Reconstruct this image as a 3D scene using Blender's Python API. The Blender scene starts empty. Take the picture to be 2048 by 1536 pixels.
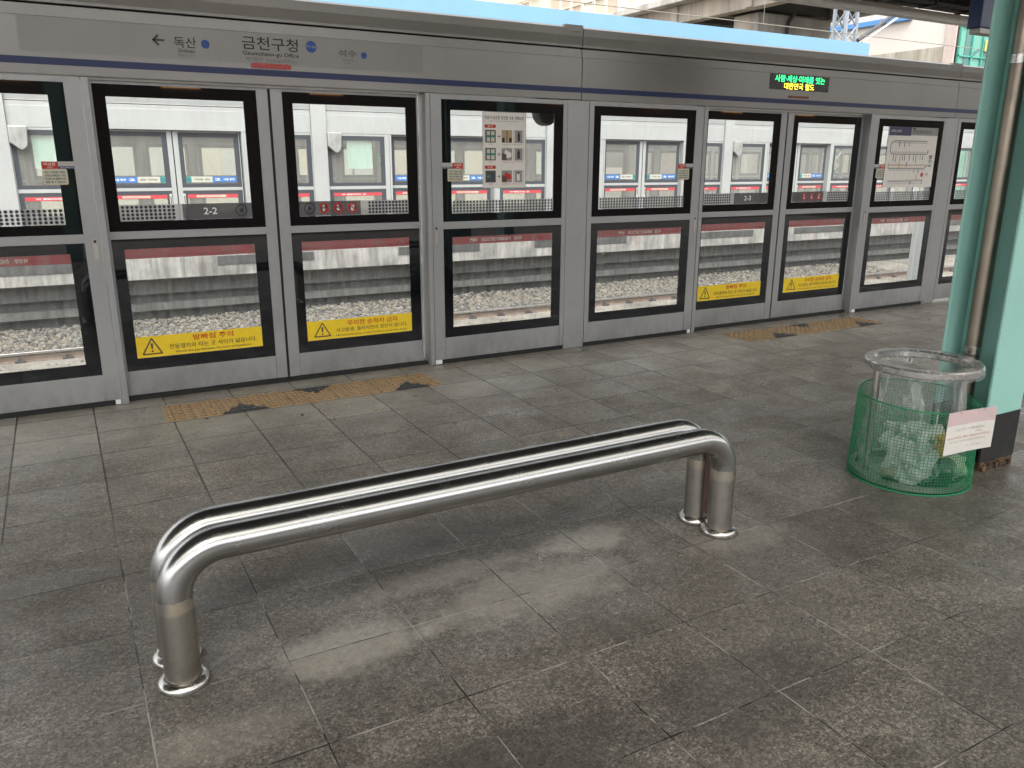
import bpy, bmesh, math, random
from mathutils import Vector, Matrix, noise
PI = math.pi
R = math.radians
random.seed(7)
scene = bpy.context.scene
col = scene.collection

# ------------------------------------------------------------------ camera
YAW, PITCH, ROLL, F = 0.5092, -0.2704, 0.0043, 1602.63
cy, sy = math.cos(YAW), math.sin(YAW)
fw = Vector((sy*math.cos(PITCH), cy*math.cos(PITCH), math.sin(PITCH)))
rt = Vector((cy, -sy, 0)); up = rt.cross(fw)
rt2 = rt*math.cos(ROLL) + up*math.sin(ROLL); up2 = up*math.cos(ROLL) - rt*math.sin(ROLL)
cd = bpy.data.cameras.new('camera'); cam = bpy.data.objects.new('camera', cd); col.objects.link(cam)
m = Matrix((rt2, up2, -fw)).transposed().to_4x4(); m.translation = Vector((-0.1853, -5.6994, 1.5628))
cam.matrix_world = m
cd.sensor_width = 36; cd.lens = F/2048*36; cd.clip_start = 0.05; cd.clip_end = 2000
scene.camera = cam

# ------------------------------------------------------------------ world and sun
SUN_EL, SUN_AZ = R(58), R(208)          # azimuth clockwise from +Y: sun stands behind the camera, a little left
w = bpy.data.worlds.new('World'); scene.world = w; w.use_nodes = True
nt = w.node_tree; bg = nt.nodes['Background']
sky = nt.nodes.new('ShaderNodeTexSky'); sky.sky_type = 'NISHITA'; sky.sun_disc = False
sky.sun_elevation = SUN_EL; sky.sun_rotation = SUN_AZ; sky.dust_density = 4; sky.air_density = 1.0; sky.ozone_density = 1
hs = nt.nodes.new('ShaderNodeHueSaturation'); hs.inputs['Saturation'].default_value = 0.10
nt.links.new(sky.outputs[0], hs.inputs['Color']); nt.links.new(hs.outputs[0], bg.inputs['Color'])
bg.inputs['Strength'].default_value = 0.15
sl = bpy.data.lights.new('sun', 'SUN'); sl.energy = 0.5; sl.angle = R(25); sl.color = (1, .93, .84)
so = bpy.data.objects.new('sun', sl); col.objects.link(so)
sd = Vector((math.sin(SUN_AZ)*math.cos(SUN_EL), math.cos(SUN_AZ)*math.cos(SUN_EL), math.sin(SUN_EL)))
so.rotation_euler = sd.to_track_quat('Z', 'Y').to_euler(); so.location = (0, -20, 30)
vs = scene.view_settings
vs.view_transform = 'Standard'; vs.look = 'None'; vs.gamma = 1; vs.exposure = 2.1
scene.render.engine = 'CYCLES'
cyc = scene.cycles
cyc.use_denoising = True; cyc.max_bounces = 10; cyc.transparent_max_bounces = 24
cyc.diffuse_bounces = 5; cyc.glossy_bounces = 5; cyc.caustics_reflective = False; cyc.caustics_refractive = False
cyc.sample_clamp_indirect = 6

# ------------------------------------------------------------------ node helpers
class NT:
    def __init__(s, name):
        s.m = bpy.data.materials.new(name); s.m.use_nodes = True
        s.t = s.m.node_tree; s.b = s.t.nodes['Principled BSDF']; s.o = s.t.nodes['Material Output']
    def n(s, typ, ins=None, **kw):
        x = s.t.nodes.new(typ)
        for k, v in kw.items(): setattr(x, k, v)
        if ins:
            for k, v in ins.items(): s.set(x, k, v)
        return x
    def set(s, x, k, v):
        i = x.inputs[k]
        if isinstance(v, bpy.types.NodeSocket): s.t.links.new(v, i)
        elif isinstance(v, bpy.types.Node): s.t.links.new(v.outputs[0], i)
        else:
            if hasattr(i.default_value, '__len__') and not hasattr(v, '__len__'): v = (v, v, v, 1)[:len(i.default_value)]
            elif hasattr(i.default_value, '__len__') and len(v) == 3 and len(i.default_value) == 4: v = (*v, 1)
            i.default_value = v
    def math(s, op, a, b=None, c=None, clamp=False):
        x = s.n('ShaderNodeMath', operation=op, use_clamp=clamp)
        for i, v in enumerate((a, b, c)):
            if v is not None: s.set(x, i, v)
        return x.outputs[0]
    def coord(s, kind='Object'): return s.n('ShaderNodeTexCoord').outputs[kind]
    def noise(s, vec, scale, detail=4, rough=.55, sx=None, dist=0):
        if sx: vec = s.n('ShaderNodeMapping', {'Vector': vec, 'Scale': sx}).outputs[0]
        return s.n('ShaderNodeTexNoise', {'Vector': vec, 'Scale': scale, 'Detail': detail, 'Roughness': rough, 'Distortion': dist}).outputs[0]
    def ramp(s, fac, *stops):
        x = s.n('ShaderNodeValToRGB', {'Fac': fac}); e = x.color_ramp.elements
        while len(e) < len(stops): e.new(.5)
        for el, (p, c) in zip(e, stops):
            el.position = p; el.color = (*c, 1) if hasattr(c, '__len__') else (c, c, c, 1)
        return x.outputs[0]
    def mix(s, fac, a, b, mode='MIX'):
        x = s.n('ShaderNodeMix', data_type='RGBA', blend_type=mode)
        s.set(x, 0, fac); s.set(x, 6, a); s.set(x, 7, b); return x.outputs[2]
    def bump(s, h, strength=.3, dist=.002):
        x = s.n('ShaderNodeBump', {'Height': h, 'Strength': strength, 'Distance': dist}); s.set(s.b, 'Normal', x); return x
    def P(s, **kw):
        for k, v in kw.items(): s.set(s.b, k.replace('_', ' '), v)
        return s.m

def plain(name, c, rough=.5, metal=0, var=.12, scale=6, spec=.5):
    t = NT(name); v = t.noise(t.coord(), scale, 5)
    cc = t.mix(1, c, t.ramp(v, (.25, 1-var), (.75, 1+var*.6)), 'MULTIPLY')
    return t.P(Base_Color=cc, Roughness=t.ramp(t.noise(t.coord(), scale*2.3, 4), (.3, max(rough-.06, 0)), (.7, rough+.08)), Metallic=metal, Specular_IOR_Level=spec)
def flat(name, c, rough=.5, spec=.4):
    return plain(name, c, rough, 0, .06, 20, spec)
def emit(name, c, s):
    t = NT(name); return t.P(Base_Color=(0, 0, 0), Emission_Color=c, Emission_Strength=s)

# metals and glass
def mk_alu(name, c, metal, rough):
    t = NT(name); co = t.coord()
    n1 = t.noise(co, .9, 4); n2 = t.noise(co, 60, 3, sx=(.04, 1, 7))
    dirt = t.noise(co, 9, 6, .7)
    cc = t.mix(t.math('MULTIPLY', t.ramp(dirt, (.52, 0), (.75, 1)), .22), t.mix(1, c, t.ramp(n1, (.3, .9), (.7, 1.06)), 'MULTIPLY'), (.2, .18, .15))
    zz = t.n('ShaderNodeSeparateXYZ', {0: co}).outputs[2]
    low = t.math('MULTIPLY', t.n('ShaderNodeMapRange', {0: zz, 1: .26, 2: .03}).outputs[0], t.ramp(t.noise(co, 5, 7, .7, sx=(1, 1, .5)), (.38, .1), (.66, 1)))
    scr = t.math('MULTIPLY', t.ramp(t.noise(co, 3.3, 7, .75, sx=(1, 1, .4)), (.56, 0), (.64, 1)), .18)
    cc = t.mix(t.math('MULTIPLY', low, .55), cc, (.11, .10, .085)); cc = t.mix(scr, cc, (.16, .15, .135))
    return t.P(Base_Color=cc, Metallic=metal, Roughness=t.math('ADD', t.math('MULTIPLY', n2, .09), rough-.045))
ALU = mk_alu('anodised_aluminium', (.375, .375, .375), .35, .38)
HEAD = mk_alu('satin_header_metal', (.245, .235, .222), .55, .32)
HEADD = mk_alu('header_upper_metal', (.225, .216, .202), .55, .36)
ALUF = mk_alu('white_far_screen_metal', (.36, .365, .36), .15, .42)
BLACK = NT('black_glass_border').P(Base_Color=(.007, .007, .009), Roughness=.025)
RUB = flat('black_rubber', (.012, .012, .012), .6)
GAP = flat('dark_gap', (.01, .01, .01), .8)
def mk_glass(name, dust, streak=True, tint=(.935, .945, .935)):
    t = NT(name); co = t.coord()
    fr = t.n('ShaderNodeFresnel', {'IOR': 1.45})
    tr = t.n('ShaderNodeBsdfTransparent', {'Color': tint}); gl = t.n('ShaderNodeBsdfGlossy', {'Roughness': 0.0})
    gm = t.n('ShaderNodeNewGeometry'); ff = t.math('MULTIPLY', fr.outputs[0], t.math('SUBTRACT', 1, gm.outputs['Backfacing']))
    m1 = t.n('ShaderNodeMixShader', {0: ff, 1: tr.outputs[0], 2: gl.outputs[0]})
    df = t.n('ShaderNodeBsdfDiffuse', {'Color': (.55, .54, .50)})
    a = t.noise(co, 26, 6, .7, sx=(1, 1, .07)); b = t.noise(co, 2.0, 4)
    spots = t.n('ShaderNodeTexVoronoi', {'Vector': co, 'Scale': 34, 'Randomness': 1}).outputs[0]
    sp = t.ramp(spots, (.02, 1), (.09, 0))
    f = t.math('MULTIPLY', t.ramp(a, (.42, .1), (.72, 1)), t.ramp(b, (.3, .35), (.7, 1)))
    if not streak: f = t.math('ADD', .28, t.math('MULTIPLY', f, .3))  # far panes get an even painted haze over their dust
    f = t.math('ADD', f, t.math('MULTIPLY', sp, .35)); f = t.math('MULTIPLY', f, dust, clamp=True)
    m2 = t.n('ShaderNodeMixShader', {0: f, 1: m1.outputs[0], 2: df.outputs[0]})
    t.t.links.new(m2.outputs[0], t.o.inputs[0]); return t.m
GLASS = mk_glass('clear_pane', .045)
GLASSD = mk_glass('dusty_pane', .24)
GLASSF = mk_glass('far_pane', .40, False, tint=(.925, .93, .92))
BLACKF = plain('far_glass_border', (.060, .065, .075), .18, 0, .1, 3)  # black border paled to paint in the veil of the near glass
GLASST = mk_glass('teal_curtain_glass', .5, tint=(.45, .85, .75))
def mk_frost(name, c, fac, tl_f=.5):
    t = NT(name); tr = t.n('ShaderNodeBsdfTransparent', {'Color': (.9, .9, .9)})
    t.P(Base_Color=c, Roughness=.4); tl = t.n('ShaderNodeBsdfTranslucent', {'Color': (*c, 1)}); m0 = t.n('ShaderNodeMixShader', {0: .5, 1: t.b.outputs[0], 2: tl.outputs[0]}); m0.inputs[0].default_value = tl_f
    ms = t.n('ShaderNodeMixShader', {0: fac, 1: tr.outputs[0], 2: m0.outputs[0]})
    t.t.links.new(ms.outputs[0], t.o.inputs[0]); return t.m
FROST = mk_frost('frosted_film', (.6, .6, .6), .38)
FROSTG = mk_frost('grey_frosted_film', (.42, .40, .40), .8)
FILM = mk_frost('dark_grey_film', (.085, .08, .085), .93)
REDF = mk_frost('red_film', (.36, .028, .036), .95, .18)
# prints
WHITE = flat('white_print', (.80, .80, .78)); PAPER = flat('paper', (.82, .78, .72), .6); CREAM = flat('cream_print', (.62, .60, .48))
YEL = flat('yellow_sticker', (.90, .64, .03), .4); REDP = flat('red_print', (.52, .03, .02)); INK = flat('black_ink', (.015, .015, .018))
NAVY = flat('navy_print', (.015, .03, .13)); BLUEP = flat('blue_print', (.03, .10, .36)); GREYP = flat('grey_print', (.30, .29, .28))
CHAR = flat('charcoal_print', (.06, .06, .065)); FADE = flat('faded_ink', (.09, .088, .085)); PURP = flat('purple_print', (.06, .045, .11))
STRIPE = flat('navy_stripe_film', (.014, .025, .10), .35); SIGNF = mk_alu('sign_film_grey', (.222, .213, .20), .5, .37)
LRED = flat('red_lamp_lens', (.45, .05, .04), .25); LBRN = flat('amber_lamp_lens', (.22, .06, .02), .25)
LEDG = emit('green_led', (.03, 1, .25), 1.1); LEDY = emit('yellow_led', (1, .72, .05), 1.1); LEDB = flat('led_screen_black', (.012, .014, .010), .25)
MINTP = flat('mint_poster', (.46, .66, .58)); GREENP = flat('exit_green', (.03, .42, .16)); BLUEB = flat('bright_blue_band', (.05, .14, .36)); REDB = flat('bright_red_band', (.42, .05, .06)); CREAMF = flat('far_cream_print', (.42, .41, .35))
ORNG = flat('orange_print', (.6, .25, .06)); TEALP = flat('teal_print', (.05, .28, .22)); TANP = flat('tan_print', (.45, .33, .2)); DBRN = flat('brown_print', (.10, .06, .05))

# bench steel
def mk_steel():
    t = NT('polished_stainless'); co = t.coord()
    sp = t.n('ShaderNodeSeparateXYZ', {0: co})
    br = t.noise(co, 60, 3, .6, sx=(.25, 8, 8)); sm = t.noise(co, 7, 5)
    # dull hand-ground weld bands on the uprights
    wob = t.math('MULTIPLY', t.math('SUBTRACT', t.noise(co, 18, 3), .5), .03)
    z = t.math('ADD', sp.outputs[2], wob)
    band = t.math('MULTIPLY', t.math('GREATER_THAN', z, .262), t.math('LESS_THAN', z, .302))
    band = t.math('MULTIPLY', band, t.ramp(t.noise(co, 14, 3), (.36, .25), (.58, 1)))
    leg = t.math('LESS_THAN', z, .262)
    grime = t.math('MULTIPLY', t.ramp(t.noise(co, 12, 6, .7), (.45, 0), (.8, 1)), t.math('ADD', t.math('MULTIPLY', leg, .45), .08))
    c = t.mix(band, (.42, .418, .41), (.52, .46, .37)); c = t.mix(t.math('MULTIPLY', leg, .75), c, (.40, .37, .32)); c = t.mix(grime, c, (.16, .13, .10))  # legs tinted browner to paint in the reflected floor, plus grime
    r = t.math('ADD', .185, t.math('MULTIPLY', br, .10)); r = t.math('ADD', r, t.math('MULTIPLY', band, .26)); r = t.math('ADD', r, t.math('MULTIPLY', leg, .13))
    r = t.math('ADD', r, t.math('MULTIPLY', t.ramp(sm, (.5, 0), (.8, 1)), .06))
    return t.P(Base_Color=c, Metallic=1, Roughness=r)
STEEL = mk_steel()
STEELP = plain('worn_stainless', (.50, .48, .45), .24, 1, .25, 25)
STEELM = plain('matt_stainless', (.46, .43, .40), .34, 1, .2, 14); RIMST = plain('bin_rim_steel', (.50, .48, .455), .26, 1, .08, 3); PIPEM = plain('brownish_drain_steel', (.30, .255, .21), .36, 1, .3, 5)
PIPE = None

# floor tiles
def mk_floor():
    t = NT('granite_platform_tiles'); co = t.coord(); s3 = t.n('ShaderNodeSeparateXYZ', {0: co}); x, y = s3.outputs[0], s3.outputs[1]
    wob = t.math('MULTIPLY', t.math('SUBTRACT', t.noise(co, 9, 4), .5), .006)
    cx = t.math('DIVIDE', t.math('SUBTRACT', x, .29), .4265)
    ya = t.math('DIVIDE', t.math('ADD', y, .556), .414); yb = t.math('ADD', t.math('DIVIDE', t.math('ADD', y, 2.94), .436), 40)
    br = t.math('LESS_THAN', y, -2.36)
    yy = t.math('ADD', t.math('MULTIPLY', ya, t.math('SUBTRACT', 1, br)), t.math('MULTIPLY', yb, br))
    fx = t.math('ABSOLUTE', t.math('SUBTRACT', t.math('FRACT', t.math('ADD', cx, .5)), .5))
    fy = t.math('ABSOLUTE', t.math('SUBTRACT', t.math('FRACT', t.math('ADD', yy, .5)), .5))
    dx = t.math('ADD', t.math('MULTIPLY', fx, .4265), wob); dy = t.math('ADD', t.math('MULTIPLY', fy, .425), wob)
    d = t.math('MINIMUM', dx, dy)
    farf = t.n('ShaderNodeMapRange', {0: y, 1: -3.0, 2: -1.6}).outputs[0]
    jw = t.math('ADD', .0024, t.math('MULTIPLY', farf, .0022))
    jn = t.math('ADD', .55, t.math('MULTIPLY', t.noise(co, 21, 4, .7), .9))
    joint = t.ramp(t.math('DIVIDE', d, t.math('MULTIPLY', jw, jn)), (.75, 1), (1.0, 0))
    cid = t.n('ShaderNodeCombineXYZ', {0: t.math('FLOOR', cx), 1: t.math('FLOOR', yy)})
    wn = t.n('ShaderNodeTexWhiteNoise', {'Vector': cid.outputs[0]}, noise_dimensions='2D'); tv = wn.outputs[0]
    off = t.n('ShaderNodeVectorMath', {0: co, 1: wn.outputs[1]}, operation='ADD').outputs[0]
    big = t.noise(co, 1.3, 8, .62, dist=.5); mid = t.noise(off, 4.5, 8, .68, dist=.6)
    base = t.ramp(t.math('ADD', t.math('MULTIPLY', big, .5), t.math('MULTIPLY', mid, .5)), (.34, (.080, .0705, .058)), (.46, (.118, .1045, .087)), (.56, (.152, .1355, .114)), (.70, (.215, .193, .164)))
    base = t.mix(1, base, t.ramp(tv, (0, .88), (1, 1.12)), 'MULTIPLY')
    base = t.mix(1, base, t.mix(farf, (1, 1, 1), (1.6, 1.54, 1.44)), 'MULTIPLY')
    sp = t.noise(co, 125, 3, .8); sp2 = t.noise(co, 42, 7, .85); vo = t.n('ShaderNodeTexVoronoi', {'Vector': co, 'Scale': 95}); vc = t.n('ShaderNodeSeparateColor', {0: vo.outputs[1]}).outputs[0]
    base = t.mix(1, base, t.ramp(sp, (.34, .26), (.48, .86), (.60, 1.25), (.72, 2.2)), 'MULTIPLY')
    base = t.mix(1, base, t.ramp(vc, (0, .68), (.6, 1.0), (1, 1.4)), 'MULTIPLY')
    base = t.mix(1, base, t.ramp(sp2, (.36, .58), (.64, 1.42)), 'MULTIPLY')
    # pale dust on the little-walked border next to the doors
    far = t.math('MULTIPLY', t.n('ShaderNodeMapRange', {0: y, 1: -1.25, 2: -.45}).outputs[0], t.ramp(t.noise(off, 2.6, 6, .6), (.33, .15), (.62, 1)))
    base = t.mix(t.math('MULTIPLY', far, .85), base, t.mix(1, (.34, .315, .26), t.ramp(sp2, (.36, .85), (.64, 1.15)), 'MULTIPLY'))
    # pale trodden streaks in mid platform
    sc = t.math('MULTIPLY', t.ramp(t.noise(off, 3.4, 9, .72, sx=(.6, 1.3, 1), dist=.8), (.50, 0), (.64, 1)), t.math('ADD', .08, t.math('MULTIPLY', farf, .30)))
    base = t.mix(sc, base, (.215, .202, .182))
    def blob(px, py, rx, ry, amt, soft=1.05, amp=2.0):
        ex = t.math('POWER', t.math('DIVIDE', t.math('SUBTRACT', x, px), rx), 2.0); ey = t.math('POWER', t.math('DIVIDE', t.math('SUBTRACT', y, py), ry), 2.0)
        q = t.math('ADD', t.math('SQRT', t.math('ADD', ex, ey)), t.math('MULTIPLY', t.math('SUBTRACT', t.noise(co, 7.5, 9, .7), .5), amp))
        return t.math('MULTIPLY', t.ramp(q, (.50, 1), (soft, 0)), amt)
    tan_ = t.mix(1, (.285, .262, .222), t.ramp(sp2, (.36, .8), (.64, 1.18)), 'MULTIPLY')
    for b in ((.50, -3.40, .30, .19, .8), (1.22, -3.36, .55, .20, .62), (1.64, -3.10, .26, .14, .85), (.95, -3.10, .45, .11, .45), (.05, -3.65, .3, .12, .3), (2.25, -3.42, .35, .13, .4)):
        base = t.mix(blob(*b), base, tan_)
    for b in ((.70, -4.15, .55, .24, .62), (1.5, -4.2, .5, .25, .5), (.9, -2.75, .8, .22, .45), (-.3, -2.5, .5, .3, .3), (3.3, -3.6, .6, .35, .4), (2.6, -4.6, .9, .3, .35), (0.1, -4.4, .5, .25, .45)):
        base = t.mix(blob(*b, 1.3, 1.2), base, (.034, .0305, .026))  # dark stains; those nearest the camera also paint in shade
    pale = t.math('MULTIPLY', t.ramp(t.noise(co, 3.1, 6, .65), (.47, 0), (.56, 1)), t.math('SUBTRACT', 1, t.math('MULTIPLY', farf, .93)))
    jc = t.mix(pale, (.012, .011, .009), (.30, .285, .255))
    jv = t.math('MULTIPLY', joint, t.math('MAXIMUM', t.ramp(t.noise(co, 9, 5, .65), (.25, .78), (.40, 1)), t.math('MULTIPLY', farf, .95)))
    base = t.mix(jv, base, jc)
    wet = t.ramp(t.noise(off, 2.4, 8, .66, dist=.5), (.38, .27), (.52, .46), (.66, .62))
    t.P(Base_Color=base, Roughness=wet, Specular_IOR_Level=.5)
    h = t.math('ADD', t.math('MULTIPLY', sp2, .5), t.math('ADD', t.math('MULTIPLY', sp, .5), t.math('MULTIPLY', joint, -1.6)))
    t.bump(h, .5, .0022); return t.m
FLOOR = mk_floor()

def mk_tactile():
    t = NT('tan_tactile_paving'); co = t.coord(); s3 = t.n('ShaderNodeSeparateXYZ', {0: co}); x, y = s3.outputs[0], s3.outputs[1]
    jag = t.math('MULTIPLY', t.math('SUBTRACT', t.noise(co, 30, 5, .7), .5), .05)
    def tri(px, half, top):           # worn paint: triangle on the near or the far edge
        yy = t.math('SUBTRACT', .175, y) if top else t.math('ADD', y, .175)
        a = t.math('ADD', t.math('MULTIPLY', t.math('ABSOLUTE', t.math('SUBTRACT', x, px)), .19/half), yy)
        return t.math('LESS_THAN', t.math('ADD', a, jag), .165)
    mk = t.math('MAXIMUM', t.math('MAXIMUM', tri(-.46, .17, False), tri(.06, .17, True)), tri(.70, .15, False))
    v = t.noise(co, 9, 5, .6)
    c = t.ramp(v, (.3, (.34, .215, .105)), (.7, (.46, .31, .165)))
    jt = t.math('LESS_THAN', t.math('ABSOLUTE', t.math('SUBTRACT', t.math('FRACT', t.math('DIVIDE', x, .31)), .5)), .012)
    c = t.mix(t.math('MULTIPLY', jt, .7), c, (.09, .06, .04))
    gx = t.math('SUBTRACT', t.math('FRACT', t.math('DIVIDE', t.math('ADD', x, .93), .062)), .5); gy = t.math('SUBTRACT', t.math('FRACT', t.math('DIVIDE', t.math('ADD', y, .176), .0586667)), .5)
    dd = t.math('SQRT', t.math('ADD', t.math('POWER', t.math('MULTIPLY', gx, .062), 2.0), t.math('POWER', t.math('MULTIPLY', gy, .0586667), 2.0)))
    c = t.mix(t.ramp(t.math('DIVIDE', dd, .03), (.40, 0), (.52, .75), (.62, .75), (.85, 0)), c, (.13, .085, .04))  # dark ring painted round each dome in place of its shade
    c = t.mix(mk, c, t.mix(t.ramp(t.math('DIVIDE', dd, .03), (.40, 1), (.50, 0)), (.028, .028, .031), (.085, .085, .092)))
    return t.P(Base_Color=c, Roughness=.6)
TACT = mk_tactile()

def mk_conc(name, a, b, rust=.0, scale=1.4, streak=True):
    t = NT(name); co = t.coord()
    v = t.noise(co, scale, 8, .62); s = t.noise(co, scale*5, 6, .65, sx=(1, 1, .12) if streak else None)
    c = t.mix(1, t.ramp(v, (.3, a), (.7, b)), t.ramp(s, (.35, .62), (.62, 1.08)), 'MULTIPLY')
    if rust: c = t.mix(t.math('MULTIPLY', t.ramp(t.noise(co, scale*2.2, 5, .6, sx=(1, 1, .35)), (.55, 0), (.72, 1)), rust), c, (.42, .22, .10))
    t.P(Base_Color=c, Roughness=.85, Specular_IOR_Level=.25); t.bump(t.noise(co, scale*14, 5), .4, .01); return t.m
COPING = mk_conc('stained_pale_coping', (.17, .165, .155), (.35, .34, .325), .12, 2.2)
DWALL = mk_conc('dark_trackside_wall', (.045, .046, .046), (.085, .086, .085), 0, 2.5)
DWALL2 = mk_conc('grey_trackside_ledge', (.085, .085, .082), (.135, .135, .13), 0, 2.5)
DARKR = mk_conc('cable_recess_shade', (.05, .05, .05), (.09, .09, .09), 0, 3)
CONC = mk_conc('weathered_bridge_concrete', (.25, .21, .17), (.40, .36, .31), .4, .35)
CONCW = mk_conc('white_pier_concrete', (.30, .28, .25), (.44, .42, .39), .4, .3)
GROUNDM = mk_conc('gravelly_ground', (.16, .15, .13), (.26, .24, .21), 0, .6, False)
SLEEP = mk_conc('concrete_sleeper', (.24, .20, .16), (.34, .30, .24), .1, 4, False)
def mk_stone():
    t = NT('ballast_stone'); g = t.n('ShaderNodeNewGeometry')
    c = t.ramp(g.outputs['Random Per Island'], (0, (.04, .04, .04)), (.3, (.105, .10, .09)), (.55, (.165, .135, .095)), (.8, (.19, .18, .16)), (1, (.06, .06, .063)))
    c = t.mix(1, c, t.ramp(t.noise(t.coord(), 40, 4), (.3, .75), (.7, 1.15)), 'MULTIPLY'); return t.P(Base_Color=c, Roughness=.85)
STONE = mk_stone()
RAILM = plain('rusty_rail_steel', (.17, .125, .10), .6, .3, .3, 9); RAILT = plain('worn_rail_top', (.42, .40, .39), .3, .9, .15, 5)
CLIP = flat('dark_rail_clip', (.05, .048, .05), .5)
# paints
def mk_mint(name, c, d):
    t = NT(name); co = t.coord()
    n = t.noise(co, 1.6, 6); chips = t.n('ShaderNodeTexVoronoi', {'Vector': co, 'Scale': 22}).outputs[0]
    cc = t.mix(1, c, t.ramp(n, (.3, .93), (.7, 1.05)), 'MULTIPLY')
    ch = t.math('MULTIPLY', t.ramp(chips, (.05, 1), (.10, 0)), t.ramp(t.noise(co, 3.3, 4), (.48, 0), (.58, 1)))
    cc = t.mix(ch, cc, d); t.P(Base_Color=cc, Roughness=.36, Specular_IOR_Level=.5); t.bump(t.noise(co, 24, 4), .12, .003); return t.m
MINT = mk_mint('mint_gloss_paint', (.30, .56, .50), (.05, .06, .05))
BLKP = plain('black_kick_paint', (.012, .012, .012), .6, 0, .5, 9)
RUST = mk_conc('rusty_base_grout', (.025, .016, .011), (.12, .08, .05), .6, 9, False)
BLUF = plain('sky_blue_fascia', (.13, .26, .38), .4, 0, .08, .8)
WHB = plain('white_render', (.50, .46, .42), .8, 0, .07, .15); CREAMB = plain('cream_wall', (.46, .43, .35), .8, 0, .1, .2); BEIGE = plain('beige_cladding', (.42, .34, .27), .7, 0, .1, .6)
PINK = plain('pale_pink_pilaster', (.40, .33, .30), .8); DIRTB = mk_conc('dirty_cream_base', (.26, .24, .19), (.36, .335, .28), .1, .4)
BTRIM = plain('blue_trim', (.07, .20, .42), .5); WINDK = plain('dark_window', (.10, .13, .13), .12); WINC = plain('pale_window', (.42, .44, .40), .2)
GALV = plain('galvanised_steel', (.26, .29, .32), .45, .5, .2, 3); WIRE = flat('catenary_wire', (.20, .19, .15), .5)
CANW = plain('off_white_canopy_beam', (.78, .76, .72), .55, 0, .15, 2); SOFF = plain('dark_canopy_soffit', (.060, .055, .050), .7, 0, .25, 1.2); CABL = flat('black_conduit', (.02, .02, .022), .5)
SOFFB = plain('brown_canopy_soffit', (.16, .13, .10), .8, 0, .2, 1)
NAVYB = plain('navy_sign_box', (.018, .036, .10), .35, 0, .25, 4); LGREY = plain('light_grey_trim', (.48, .46, .43), .5)
GMESH = plain('green_plastic_mesh', (.016, .20, .085), .4, 0, .15, 8)
def mk_bag():
    t = NT('clear_bin_liner'); lw = t.n('ShaderNodeLayerWeight', {'Blend': .35}); co = t.coord()
    tr = t.n('ShaderNodeBsdfTransparent', {'Color': (.95, .96, .96)})
    t.P(Base_Color=(.72, .74, .74), Roughness=.16, Specular_IOR_Level=.9)
    cr = t.noise(co, 13, 3, .5, sx=(1, 1, .28), dist=1.6); t.bump(cr, .35, .010)
    f = t.math('ADD', .06, t.math('MULTIPLY', lw.outputs[1], .30)); f = t.math('ADD', f, t.math('MULTIPLY', t.ramp(cr, (.56, 0), (.66, 1)), .30), clamp=True)
    ms = t.n('ShaderNodeMixShader', {0: f, 1: tr.outputs[0], 2: t.b.outputs[0]}); t.t.links.new(ms.outputs[0], t.o.inputs[0]); return t.m
BAG = mk_bag()
def mk_rimbag():
    t = NT('taut_bin_liner'); lw = t.n('ShaderNodeLayerWeight', {'Blend': .3}); co = t.coord(); tr = t.n('ShaderNodeBsdfTransparent', {'Color': (.97, .97, .97)})
    t.P(Base_Color=(.8, .8, .8), Roughness=.12, Specular_IOR_Level=.8)
    cr = t.noise(co, 9, 2, .5, dist=2.5); f = t.math('ADD', t.math('MULTIPLY', t.ramp(cr, (.535, 0), (.555, 1), (.575, 0)), .32), t.math('ADD', .07, t.math('MULTIPLY', lw.outputs[1], .14)), clamp=True)
    ms = t.n('ShaderNodeMixShader', {0: f, 1: tr.outputs[0], 2: t.b.outputs[0]}); t.t.links.new(ms.outputs[0], t.o.inputs[0]); return t.m
BAGR = mk_rimbag()

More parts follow.
